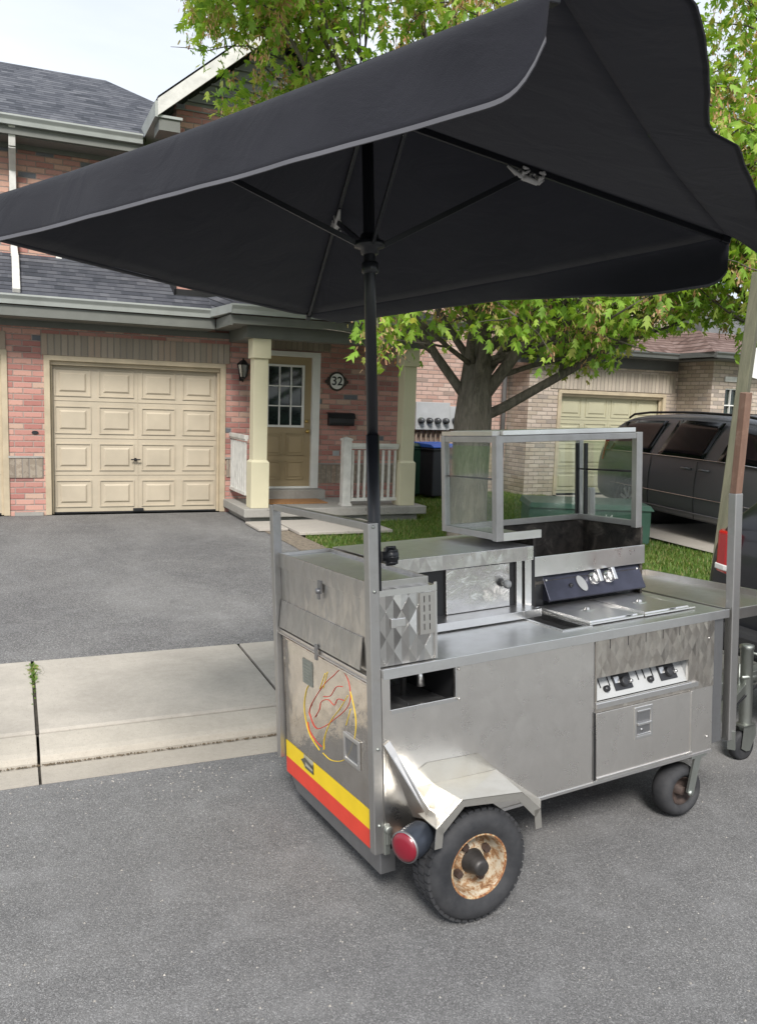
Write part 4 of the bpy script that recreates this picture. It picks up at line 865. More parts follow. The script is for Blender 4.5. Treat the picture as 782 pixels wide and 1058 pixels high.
# glass case
GX0, GX1, GY0, GY1, GZ0, GZ1 = .733, 1.504, .40, .795, 1.100, 1.508
gc = MB(); s = .026
for x in (GX0, GX1-s):
    wx = .034
    gc.box(x-(.0 if x == GX0 else .008), x+wx-(.0 if x == GX0 else .008), GY0, GY0+.03, GZ0-.004, GZ1)
    gc.box(x, x+s, GY1-s, GY1, GZ0, GZ1)
    gc.box(x+.002, x+s-.002, GY0+.03, GY1-s, GZ0, GZ0+.026); gc.box(x+.002, x+s-.002, GY0+.03, GY1-s, GZ1-.026, GZ1-.002)
gc.box(GX0+.034, GX1-s-.008, GY0+.002, GY0+s, GZ1-.028, GZ1-.002); gc.box(GX0+s, GX1-s, GY1-s+.002, GY1-.002, GZ1-.026, GZ1-.002); gc.box(GX0+s, GX1-s, GY1-s+.002, GY1-.002, GZ0, GZ0+.026)
gcf = kb(gc, 'glass_case', S['post'], bevel=.002)
m = MB(); m.box(GX0+.034,.955,GY0,GY0+.016,GZ0-.004,GZ0+.028); m.box(GX0+.026,.95,GY0+.016,GY1-.03,GZ0-.002,GZ0+.006); kb(m, 'case_floor', S['edge'], gcf, bevel=.0015)
m = MB(); m.box(.775,1.475,.412,.785,GZ1+.0005,GZ1+.020); kb(m, 'case_roof', S['edge'], gcf, bevel=.002)
m = MB(); m.box(.735,.774,.43,.79,GZ1+.0005,GZ1+.018); kb(m, 'case_roof_flange', S['plain'], gcf)
for (a, b_, c1, d) in ((GX0+.010,GX0+.014,GY0+.03,GY1-s),(GX1-.016,GX1-.012,GY0+.03,GY1-s)): kb(MB().box(a,b_,c1,d,GZ0+.026,GZ1-.04), 'glass_pane', S['glass'], gcf, uv=False)
kb(MB().box(GX0+s,GX1-s,GY1-.014,GY1-.010,GZ0+.026,GZ1-.026), 'glass_pane', S['glass'], gcf, uv=False)
for x in (GX0+.022, GX1-.024): kb(MB().tube([(x,GY0+.02,1.338),(x,GY1-.02,1.338)], .004, 6), 'shelf_rod', S['black'], gcf)
for (x, y) in ((GX1-.045,GY1-.035),(GX1-.030,GY1-.075)): kb(MB().box(x-.008,x+.008,y-.006,y+.006,GZ0+.03,GZ1-.05), 'shelf_upright', S['black'], gcf)
# folding shelf on the front end
fs = MB().sheet('z', .768, .776, 1.622, 1.985, .0, .845); fs.box(1.622,1.985,-.004,.008,.755,.800); fs.box(1.622,1.985,.833,.845,.762,.800); fs.box(1.975,1.987,.008,.833,.762,.803); fs.box(1.616,1.626,.024,.833,.762,.792)
kb(fs, 'front_shelf', S['plain'], bevel=.0015)
for y in (.78,): kb(MB().obox((1.60,y,.5),(1.93,y,.76),.02,.02), 'shelf_brace', S['galv'])
# wheels
def wheel(yo, z, side):
    """yo = y of the outer tyre face; side -1 faces the viewer"""
    x = .232; wdt = .125; i = -side*wdt
    wroot = MB(); r = .177
    def Y(t): return yo + i*t
    prof = [(Y(.06)-yo, .104), (Y(.0)-yo, .120), (Y(-.03)-yo, .140), (Y(.02)-yo, .160), (Y(.10)-yo, .171), (Y(.22)-yo, r), (Y(.5)-yo, r+.002), (Y(.78)-yo, r), (Y(.9)-yo, .171), (Y(1.)-yo, .155), (Y(1.)-yo, .12), (Y(.94)-yo, .104)]
    ty = MB().lathe(prof, (x,yo,z), 'y', 56)
    # tread blocks and sidewall ring
    for k in range(44):
        a = 2*math.pi*k/44
        for j_, (u0, u1) in enumerate(((.14,.32),(.38,.60),(.66,.86))):
            aa = a + (j_ % 2)*.07; ca, sa = math.cos(aa), math.sin(aa); da = .050
            vs = []
            for t_, rr in ((u0, r-.004), (u1, r-.004), (u0, r+.0055), (u1, r+.0055)):
                for d_ in (-da, da): vs.append((x+rr*math.cos(aa+d_), Y(t_), z+rr*math.sin(aa+d_)))
            ty.add(vs, [(4,5,7,6),(0,1,5,4),(2,6,7,3),(0,4,6,2),(1,3,7,5)])
    wr = kb(ty, 'wheel', S['tyre'])
    rm = MB(); rp = [(Y(.07)-yo,.106),(Y(.05)-yo,.101),(Y(.08)-yo,.097),(Y(.2)-yo,.090),(Y(.48)-yo,.086),(Y(.58)-yo,.076),(Y(.50)-yo,.056),(Y(.40)-yo,.046),(Y(.40)-yo,.0)]
    rm.m(1).lathe(rp[:3], (x,yo,z), 'y', 48); rm.m(0).lathe(rp[2:], (x,yo,z), 'y', 48); kb(rm, 'rim', [S['rim'], S['rimedge']], wr)
    hbm = MB(); hbm.lathe([(Y(.45)-yo,.042),(Y(.28)-yo,.036),(Y(.02)-yo,.027),(Y(-.06)-yo,.024),(Y(-.08)-yo,.018),(Y(-.08)-yo,.0)], (x,yo,z), 'y', 28); kb(hbm, 'hub', simple('greasy_hub', (.07,.065,.062), .5, metal=.6, var=.3, vs=30), wr)
    nm = MB()
    for k in range(4):
        a = 2*math.pi*k/4+.5; nm.lathe([(Y(.46)-yo,.014),(Y(.30)-yo,.013),(Y(.30)-yo,0)], (x+.060*math.cos(a),yo,z+.060*math.sin(a)), 'y', 6, False)
    kb(nm, 'wheel_nuts', simple('dark_nut', (.07,.045,.035), .7, metal=.3, var=.4, vs=50), wr); return wr
wheel(-.195, .186, -1); wheel(1.02, .235, 1)
# fenders, folded from sheet
def fender(mir):
    f_ = MB(); Yf = (lambda y: y) if not mir else (lambda y: .84 - y)
    outer = [(.052,.300),(.060,.362),(.150,.432),(.375,.405),(.450,.332),(.455,.268)]
    inner = [(.085,.250),(.110,.321),(.183,.394),(.432,.388),(.625,.235),(.630,.18)]
    yo = -.215; th = .003
    for k in range(5):
        if k in (0, 4): continue
        a, b = outer[k], outer[k+1]; c, d = inner[k], inner[k+1]
        P1 = [(a[0],Yf(yo),a[1]),(b[0],Yf(yo),b[1]),(d[0],Yf(-.001),d[1]),(c[0],Yf(-.001),c[1])]
        f_.add(P1+[(p[0],p[1],p[2]-th) for p in P1], [(0,1,2,3),(7,6,5,4),(0,4,5,1),(1,5,6,2),(2,6,7,3),(3,7,4,0)])
    lip = .024
    for k in range(5):
        a, b = outer[k], outer[k+1]
        q = lambda p: (p[0]+(.235-p[0])*.09, p[1]-(lip if k in (1,2,3) else 0)+(-.0 if k in (1,2,3) else 0))
        if k in (0, 4):
            dx = .026*(1 if k == 0 else -1)
            P1 = [(a[0],Yf(yo),a[1]),(b[0],Yf(yo),b[1]),(b[0]+dx,Yf(yo),b[1]),(a[0]+dx,Yf(yo),a[1])]
        else: P1 = [(a[0],Yf(yo),a[1]),(b[0],Yf(yo),b[1]),(b[0]-(b[0]-.24)*.1,Yf(yo),b[1]-lip),(a[0]-(a[0]-.24)*.1,Yf(yo),a[1]-lip)]
        f_.add(P1+[(p[0],p[1]+(.003 if not mir else -.003),p[2]) for p in P1], [(0,1,2,3),(7,6,5,4),(0,4,5,1),(1,5,6,2),(2,6,7,3),(3,7,4,0)])
    o = kb(f_, 'fender', S['fender'], bevel=.001)
    if not mir:
        # inner flare plate and upright wing running back to the corner post
        w_ = MB(); P1 = [(.11,-.002,.322),(.183,-.002,.394),(.432,-.002,.389),(.36,-.0015,.46),(.16,-.0015,.470),(.07,-.0015,.43)]; w_.add(P1, [(0,1,2,3,4,5)]); kb(w_, 'flare_plate', S['fender'], o)
        w_ = MB(); P1 = [(.002,-.004,.560),(.022,-.004,.572),(.125,-.10,.335),(.105,-.12,.322)]; w_.add(P1+[(p[0],p[1]+.003,p[2]-.002) for p in P1], [(0,1,2,3),(7,6,5,4),(0,4,5,1),(1,5,6,2),(2,6,7,3),(3,7,4,0)])
        P1 = [(.008,-.002,.555),(.115,-.10,.328),(.105,-.001,.30),(.01,-.001,.37)]; w_.add(P1, [(0,1,2,3)]); kb(w_, 'brace_plate', S['plain'], o)
    return o
fender(False); fender(True)
# tail lamps
def lamp_rot(p, y, a=R_(24)):
    x0, y0 = .03, y; dx, dy = p[0]-x0, p[1]-y0; return (x0+dx*math.cos(a)-dy*math.sin(a), y0+dx*math.sin(a)+dy*math.cos(a), p[2])
for y, s_ in ((-.125, 1),):
    m = MB(); m.lathe([(.0,.045),(.03,.05),(.085,.047),(.11,.03),(.11,0)], (-.008,y,.292), 'x', 28); m.v = [lamp_rot(p, y) for p in m.v]; o = kb(m, 'tail_lamp', simple('dark_lamp_housing', (.06,.07,.09), .35, metal=.5), bevel=.002)
    m = MB(); m.lathe([(0,.046),(-.010,.043),(-.016,.028),(-.018,.0)], (-.008,y,.292), 'x', 28); m.v = [lamp_rot(p, y) for p in m.v]; kb(m, 'lens', S['lens'], o)
    m = MB().lathe([(.002,.0465),(-.004,.050),(-.007,.0455)], (-.008,y,.292), 'x', 28); m.v = [lamp_rot(p, y) for p in m.v]; kb(m, 'lens_ring', S['dark'], o)
    m = MB(); m.obox((.06,y,.27),(.06,.0 if y < 0 else .84,.25),.03,.02); kb(m, 'lamp_bracket', S['rust'], o)
# front casters (pneumatic)
def caster(y):
    x, z, r = 1.366, .082, .106
    ty = MB().lathe([(.012,.056),(-.002,.062),(-.010,.074),(-.004,.092),(.014,.102),(.04,r),(.062,.102),(.078,.092),(.084,.074),(.08,.062),(.07,.056)], (x,y,z), 'y', 44); o = kb(ty, 'caster_wheel', S['tyre'])
    kb(MB().lathe([(.008,.058),(.004,.054),(.030,.048),(.034,.02),(.0,.017),(.0,.0)], (x,y,z), 'y', 30), 'rim', simple('dark_rust', (.06,.042,.035), .75, metal=.2, var=.45, vs=40), o)
    fk = MB()
    for yy in (y-.022, y+.112): fk.obox((x+.012,yy,z),(x+.055,yy,.238),.010,.036,(1,0,0)); fk.lathe([(0,.012),(-.01,.012),(-.01,0)], (x+.012,yy,z), 'y', 8)
    fk.box(x+.01,x+.095,y-.03,y+.12,.222,.234); kb(fk, 'fork', S['galv'], o)
caster(.028); caster(.70)
# tow bar with jockey wheel
tb = MB(); tb.obox((1.30,.40,.235),(2.34,.40,.33),.06,.06,(0,0,1)); tb.obox((1.45,.05,.25),(2.2,.385,.31),.04,.04); tb.obox((1.45,.79,.25),(2.2,.415,.31),.04,.04); tw = kb(tb, 'tow_bar', S['galv'], bevel=.003)
m = MB(); m.obox((2.30,.40,.33),(2.50,.40,.34),.07,.06); m.lathe([(-.03,.0),(-.03,.04),(.03,.045),(.05,.03),(.05,0)], (2.50,.40,.34), 'z', 16); kb(m, 'coupler', S['galv'], tw)
kb(MB().tube([(1.62,.36,.34),(1.8,.30,.27),(2.0,.30,.24),(2.2,.34,.29),(2.42,.38,.36),(2.6,.36,.42)], .006, 8), 'safety_cable', S['black'], tw)
jk = MB(); X, Yj = 2.12, .335
jk.lathe([(.09,.026),(.12,.029),(.48,.029),(.485,.033),(.50,.033),(.505,.02),(.505,0)], (X,Yj,0), 'z', 20); j_o = kb(jk, 'jockey_stand', S['galv'])
m = MB(); m.tube([(X-.06,Yj-.02,.36),(X+.06,Yj-.02,.345),(X+.10,Yj,.33)], .008, 8); m.tube([(X+.028,Yj,.46),(X+.09,Yj-.03,.44),(X+.10,Yj-.08,.40)], .007, 8); m.tube([(X-.05,Yj,.42),(X-.05,Yj,.24)], .006, 6); kb(m, 'crank', S['galv'], j_o)
m = MB()
for s_ in (-1, 1): m.add([(X-.045,Yj+s_*.03,.12),(X+.035,Yj+s_*.03,.12),(X+.04,Yj+s_*.03,.07),(X-.0,Yj+s_*.03,.0),(X-.025,Yj+s_*.03,-.0),(X-.06,Yj+s_*.03,.02)], [(0,1,2,3,4,5)]); 
m.box(X-.045,X+.035,Yj-.03,Yj+.03,.115,.125); kb(m, 'caster_fork', S['galv'], j_o)
m = MB(); m.lathe([(-.02,.0),(-.02,.055),(-.016,.068),(.016,.068),(.02,.055),(.02,0)], (X-.025,Yj,.022), 'y', 30); kb(m, 'jockey_wheel', S['tyre'], j_o)
m = MB(); m.obox((1.59,-.012,.30),(1.60,-.006,.22),.03,.012); kb(m, 'hinge_plate', S['galv'], p_nf)
# pan lids lying in the counter, each can be lifted off
def pan_lid(x0, x1, y0, y1, label, notch):
    r = empty('pan_lid', mat=CW @ Matrix.Translation(((x0+x1)/2, (y0+y1)/2, .8045))); tag(r, label, 'pan lid', 'steel pan lids in the cart counter')
    a, b = (x1-x0)/2, (y1-y0)/2; m = MB()
    prof = [(1.,0.),(1.,.006),(.955,.007),(.93,.0035),(.88,.0035),(.86,.010),(0,.011)]
    rings = []
    for k, h in prof[:-1]:
        ia, ib = a-(1-k)*.14, b-(1-k)*.14; rings.append([(-ia,-ib,h),(ia,-ib,h),(ia,ib,h),(-ia,ib,h)])
    vs = [p for r_ in rings for p in r_]; fs = []
    for i in range(len(rings)-1):
        for k in range(4): fs.append((i*4+k, i*4+(k+1)%4, (i+1)*4+(k+1)%4, (i+1)*4+k))
    fs.append(tuple((len(rings)-1)*4+k for k in range(4))); fs.append((3,2,1,0)); m.add(vs, fs); m.build('lid_plate', S['lid'], r, bevel=.001)
    h_ = MB(); h_.lathe([(.0105,.030),(.0135,.026),(.0125,.018),(.0125,.010),(.020,.010),(.021,0)], (0,0,0), 'z', 20); h_.build('lid_handle', S['edge'], r)
    MB().box(a*notch-.014,a*notch+.014,-b+.012,-b+.016,.0075,.010).build('spoon_notch', S['black'], r)
pan_lid(.922, 1.196, .082, .418, 'left steel pan lid with a round centre handle, beside the recessed tray', .55)
pan_lid(1.199, 1.472, .078, .412, 'right steel pan lid, between the other lid and the front post', .2)
# ------------------------------------------------------------------ market umbrella clamped in the rear corner of the cart
PK = Vector((.9724,2.3952,2.4712)); UC = {'NR': Vector((.786,1.174,2.256)), 'NL': Vector((-.197,2.55,2.046)), 'FR': Vector((2.171,2.154,2.192)), 'FL': Vector((1.188,3.53,1.982))}
ubase = CW @ Vector((.004,.040,.83)); hubp = CW @ Vector((.010,.040,2.095))
U = empty('market_umbrella', ubase); tag(U, 'large square charcoal umbrella on a black pole rising from the food cart', 'umbrella')
def ub(mb, n, m, p=None, **kw):
    mb.v = [(x-ubase.x, y-ubase.y, z-ubase.z) for x, y, z in mb.v]; return mb.build(n, m, p if p is not None else U, **kw)
t = NT('charcoal_canvas'); c = t.coord(); wv = t.noise(t.coord(scale=(500,500,500)), 1, 2)
n_ = t.noise(c, 5, 4); t.P(col=t.ramp(n_, [(.3,(.030,.031,.040)),(.7,(.041,.042,.053))]), rough=.85, spec=.15); t.b.inputs['Sheen Weight'].default_value = .25
t.bump(t.math('ADD', t.math('MULTIPLY', wv, .15), t.math('MULTIPLY', t.noise(c, 6, 4, .5, .8), 1.6)), .5, .012)
tl = t.n('ShaderNodeBsdfTranslucent'); tl.inputs[0].default_value = (.11,.11,.12,1); ms = t.n('ShaderNodeMixShader'); ms.inputs[0].default_value = .5
t.t.links.new(t.b.outputs[0], ms.inputs[1]); t.t.links.new(tl.outputs[0], ms.inputs[2]); t.t.links.new(ms.outputs[0], t.out.inputs[0]); UM = t.mat
UH = simple('hem_tape', (.085,.085,.095), .8)
UP = simple('black_pole_coating', (.012,.013,.016), .35, var=.2)
import mathutils.noise as mn
ctr = sum(UC.values(), Vector())/4; cn = MB(); N = 18
for a, b in (('NL','NR'),('NR','FR'),('FR','FL'),('FL','NL')):
    A, B_ = UC[a], UC[b]; base = len(cn.v)
    for i in range(N+1):
        for j in range(N+1):
            u, v = i/N, j/N; e = A.lerp(B_, v); p = PK.lerp(e, u)
            sag = math.sin(math.pi*v)*u*.028*(1.2-u)*2; p = p + Vector((0,0,-sag)) + (ctr-e).normalized()*(math.sin(math.pi*v)*u*u*.012)
            p.z += mn.noise(p*4.)*.006*u*math.sin(math.pi*v)
            cn.v.append(tuple(p))
    for i in range(N):
        for j in range(N):
            cn.f.append((base+i*(N+1)+j, base+(i+1)*(N+1)+j, base+(i+1)*(N+1)+j+1, base+i*(N+1)+j+1)); cn.mi.append(0); cn.sm.append(True)
cno = ub(cn, 'canopy', UM, uv=False); sd2 = cno.modifiers.new('thick', 'SOLIDIFY'); sd2.thickness = .0012
def interp(tab, t_):
    for (a, va), (b, vb) in zip(tab[:-1], tab[1:]):
        if t_ <= b: return va + (vb-va)*(t_-a)/(b-a)
    return tab[-1][1]
def valance(a, b, wt, at, seed, soft=2.6):
    A, B_ = UC[a], UC[b]; out = ((A+B_)/2 - ctr).normalized(); NN, MM = 150, 10; mb = MB(); hem = MB()
    rows = []
    for i in range(NN+1):
        t_ = i/NN; e = A.lerp(B_, t_); sagz = math.sin(math.pi*t_)*.0112*1.0
        e = e + Vector((0,0,-sagz)) + (ctr-e).normalized()*(math.sin(math.pi*t_)*.012)
        w_ = interp(wt, t_); r_ = []
        for j in range(MM+1):
            v = j/MM; q = min(1., v*soft); q = q*q*(3-2*q); an = R_(67+(interp(at, t_)-67)*q)
            wob = mn.noise(Vector((t_*4.+seed, v*.5, seed)))*.020*v + mn.noise(Vector((t_*17.+seed, v*.9, seed*2)))*.0045*v
            if j: acc = acc + (out*math.sin(an) - Vector((0,0,1))*math.cos(an))*(w_/MM)
            else: acc = e
            r_.append(acc + out*wob)
        rows.append(r_)
    for r_ in rows: mb.v += [tuple(p) for p in r_]
    for i in range(NN):
        for j in range(MM):
            mb.f.append((i*(MM+1)+j, (i+1)*(MM+1)+j, (i+1)*(MM+1)+j+1, i*(MM+1)+j+1)); mb.mi.append(0); mb.sm.append(True)
    o = ub(mb, 'valance', UM, uv=False); q = o.modifiers.new('thick', 'SOLIDIFY'); q.thickness = .0012
    hv = []
    for i in range(NN+1):
        e2, e1 = rows[i][MM], rows[i][MM-1]; d = (e2-e1).normalized(); hv.append((e2+d*.002+out*.0012, e2-d*.007+out*.0012, e2-d*.007-out*.0022, e2+d*.002-out*.0022))
    hm = MB(); hm.v = [tuple(p) for q in hv for p in q]
    for i in range(NN):
        for k in range(4): hm.f.append((i*4+k, i*4+(k+1)%4, (i+1)*4+(k+1)%4, (i+1)*4+k)); hm.mi.append(0); hm.sm.append(False)
    ub(hm, 'hem', UH, o, uv=False)
valance('NL','NR', [(0,.02),(.02,.11),(.05,.145),(.5,.165),(.955,.188),(.965,.187),(.973,.183),(.980,.175),(.986,.163),(.991,.148),(.995,.130),(1,.10)], [(0,25),(.5,14),(1,8)], 1.3)
valance('NR','FR', [(0,.15),(.02,.188),(.05,.196),(.12,.190),(.22,.176),(.335,.158),(.365,.162),(.385,.182),(.41,.203),(.7,.170),(.88,.165),(.985,.17),(1,.15)], [(0,76),(.6,76),(.8,72),(.93,60),(1,50)], 4.1)
valance('FL','FR', [(0,.05),(.04,.13),(.5,.14),(.965,.168),(.98,.163),(.99,.152),(1,.13)], [(0,84),(.5,76),(.62,60),(.74,42),(.87,2),(1,-6)], 7.7, 1.25)
valance('NL','FL', [(0,.05),(.04,.14),(.96,.12),(1,.05)], [(0,124),(.5,124),(1,112)], 9.2)
# ribs, struts, pole
for k, tape in (('NR',0),('NL',0),('FR',1),('FL',1)):
    e = UC[k]; d = (e-PK).normalized(); off = Vector((0,0,-.014))
    r_ = ub(MB().obox(PK+off+d*.03, e+off-d*.01, .011, .018), 'rib', UP, bevel=.001)
    jt = PK.lerp(e, .42)+off+Vector((0,0,-.012)); hs = hubp + (jt-hubp)*Vector((1,1,0)).length*0 + Vector((d.x,d.y,0)).normalized()*.04
    ub(MB().obox(hs, jt, .009, .016), 'strut', UP, bevel=.001)
    cp_ = MB(); cp_.obox(e+off-d*.025, e+off+d*.006, .02, .024); ub(cp_, 'rib_tip', UP, r_, bevel=.002)
    if tape:
        m = MB(); side = d.cross(Vector((0,0,1))).normalized()
        for s_ in range(9):
            q = jt + d*random.uniform(-.05,.05); r2 = Vector((random.uniform(-1,1),random.uniform(-1,1),random.uniform(-1,1)))*.012
            pts = [q+side*.012+Vector((0,0,-.012))+r2, q+Vector((0,0,-.022))+r2*.4, q-side*.012+Vector((0,0,.002)), q+d*.02+Vector((0,0,.012)), q+side*.012+r2]
            m.tube(pts, .0042, 6)
        m.tube([jt+d*(-.07), jt+d*(-.03)+Vector((0,0,-.018)), jt+d*.03+Vector((0,0,-.02)), jt+d*.055+Vector((0,0,-.005))], [.004,.010,.009,.003], 8)
        ub(m, 'tape_binding', simple('white_tape', (.55,.54,.52), .6), r_)
ax = (PK-ubase).normalized()
ub(MB().tube([ubase-ax*.0, ubase+ax*((PK-ubase).length*.42)], .0205, 20), 'pole', UP)
ub(MB().tube([ubase+ax*((PK-ubase).length*.42), PK], .0175, 20), 'pole', UP)
m = MB(); 
def ring(mb, c0, prof):
    x = ax.cross(Vector((0,1,0))).normalized(); mb.tube([c0+ax*o for o, r in prof], [r for o, r in prof], 18)
ring(m, hubp, [(-.03,.022),(-.028,.026),(-.012,.028),(-.008,.046),(.008,.046),(.010,.03),(.03,.026),(.032,.02)])
ub(m, 'hub', UP); m = MB(); ring(m, hubp-ax*.085, [(0,.022),(.004,.025),(.03,.025),(.034,.022)]); ub(m, 'pole_collar', UP)
kn = CW @ Vector((.030,.040,1.150)); kx = (CW.to_3x3() @ Vector((1,-.15,0))).normalized()
m = MB(); m.tube([kn+kx*.0, kn+kx*.012, kn+kx*.014, kn+kx*.045, kn+kx*.05], [.016,.016,.027,.027,.02], 20)
for k in range(8):
    a = 2*math.pi*k/8; y_ = kx.cross(Vector((0,0,1))).normalized(); z_ = kx.cross(y_); q = y_*math.cos(a)*.026+z_*math.sin(a)*.026; m.tube([kn+kx*.015+q, kn+kx*.046+q], .0055, 6)
ub(m, 'tilt_knob', UP)
# ------------------------------------------------------------------ trees
t = NT('bark'); c = t.coord(scale=(1,1,.22)); n_ = t.noise(c, 26, 7, .7, .9); c2 = t.coord()
t.P(col=t.mix(t.math('MULTIPLY', t.noise(c2, 4, 5), .5), t.ramp(n_, [(.35,(.055,.045,.038)),(.6,(.16,.135,.115)),(.75,(.24,.21,.18))]), (.17,.17,.13)), rough=.95, spec=.15); t.bump(n_, .8, .02); M['bark'] = t.mat
def leafmat(name, stops, trans=.45):
    t = NT(name); ge = t.n('ShaderNodeNewGeometry'); col = t.ramp(ge.outputs['Random Per Island'], stops)
    c = t.coord(); col = t.mix(t.math('MULTIPLY', t.noise(c, .8, 3), .35), col, t.mix(1., col, (1.25,1.15,.6), 'MULTIPLY'))
    t.P(col=col, rough=.5, spec=.4); tl = t.n('ShaderNodeBsdfTranslucent'); t.set(tl.inputs[0], t.mix(1., col, (1.3,1.25,.55), 'MULTIPLY')); ms = t.n('ShaderNodeMixShader'); ms.inputs[0].default_value = trans
    t.t.links.new(t.b.outputs[0], ms.inputs[1]); t.t.links.new(tl.outputs[0], ms.inputs[2]); t.t.links.new(ms.outputs[0], t.out.inputs[0]); return t.mat
M['leaf'] = leafmat('maple_leaf', [(0,(.15,.29,.045)),(.35,(.23,.40,.06)),(.7,(.32,.50,.08)),(.9,(.42,.54,.13)),(1,(.50,.45,.18))])
M['seed'] = leafmat('maple_seed', [(0,(.36,.17,.11)),(.4,(.52,.31,.20)),(.75,(.60,.43,.27)),(1,(.42,.40,.17))], .3)
LEAF = [(0,0),(.10,-.16),(.42,-.30),(.33,-.10),(.80,-.42),(.66,-.14),(1.0,0),(.66,.14),(.80,.42),(.33,.10),(.42,.30),(.10,.16)]
LF = [(0,1,3),(1,2,3),(0,3,5),(3,4,5),(0,5,6),(0,6,7),(0,7,9),(7,8,9),(0,9,11),(9,10,11)]
def leaves_mesh(name, pts, size, mat, parent, rng, droop=.6, shape=LEAF, faces=LF):
    n = len(pts); S0 = np.array([(x, y, 0.) for x, y in shape]); S0[:,2] = -np.abs(S0[:,1])*.35 - S0[:,0]**2*.18
    P_ = np.array(pts); az = rng.uniform(0, 2*np.pi, n); pit = rng.normal(droop, .45, n); rol = rng.normal(0, .5, n); sz = size*rng.uniform(.6, 1.25, n)
    ca, sa = np.cos(az), np.sin(az); cp, sp_ = np.cos(pit), np.sin(pit); cr, sr = np.cos(rol), np.sin(rol)
    X = np.stack([ca*cp, sa*cp, -sp_], 1); Y0 = np.stack([-sa, ca, 0*ca], 1); Z0 = np.cross(X, Y0); Y = Y0*cr[:,None]+Z0*sr[:,None]; Z = np.cross(X, Y)
    V = P_[:,None,:] + sz[:,None,None]*(S0[None,:,0:1]*X[:,None,:] + S0[None,:,1:2]*Y[:,None,:] + S0[None,:,2:3]*Z[:,None,:])
    k = len(shape); F = (np.array(faces)[None] + (np.arange(n)*k)[:,None,None]).reshape(-1,3)
    me = bpy.data.meshes.new(name); me.vertices.add(n*k); me.vertices.foreach_set('co', V.reshape(-1)); me.loops.add(F.size); me.loops.foreach_set('vertex_index', F.reshape(-1).astype(np.int32))
    me.polygons.add(len(F)); me.polygons.foreach_set('loop_start', np.arange(0, F.size, 3, dtype=np.int32)); me.update(calc_edges=True); me.materials.append(mat)
    o = bpy.data.objects.new(name, me); COL.objects.link(o); o.parent = parent; return o
def cam_px(p):
    q = Vector(p)-CPOS; z = q.dot(cf_); return (391+FPX*q.dot(cr_)/z, 529-FPX*q.dot(cu_)/z, z) if z > .05 else (0, 0, -1)
def bez(p0, d0, L, rng, up=.15, n=7, wob=.12):
    pts = [Vector(p0)]; d = Vector(d0).normalized()
    for i in range(n):
        d = (d + Vector((rng.normal(0,wob), rng.normal(0,wob), rng.normal(0,wob)+up/n))).normalized(); pts.append(pts[-1]+d*(L/n))
    return pts, d
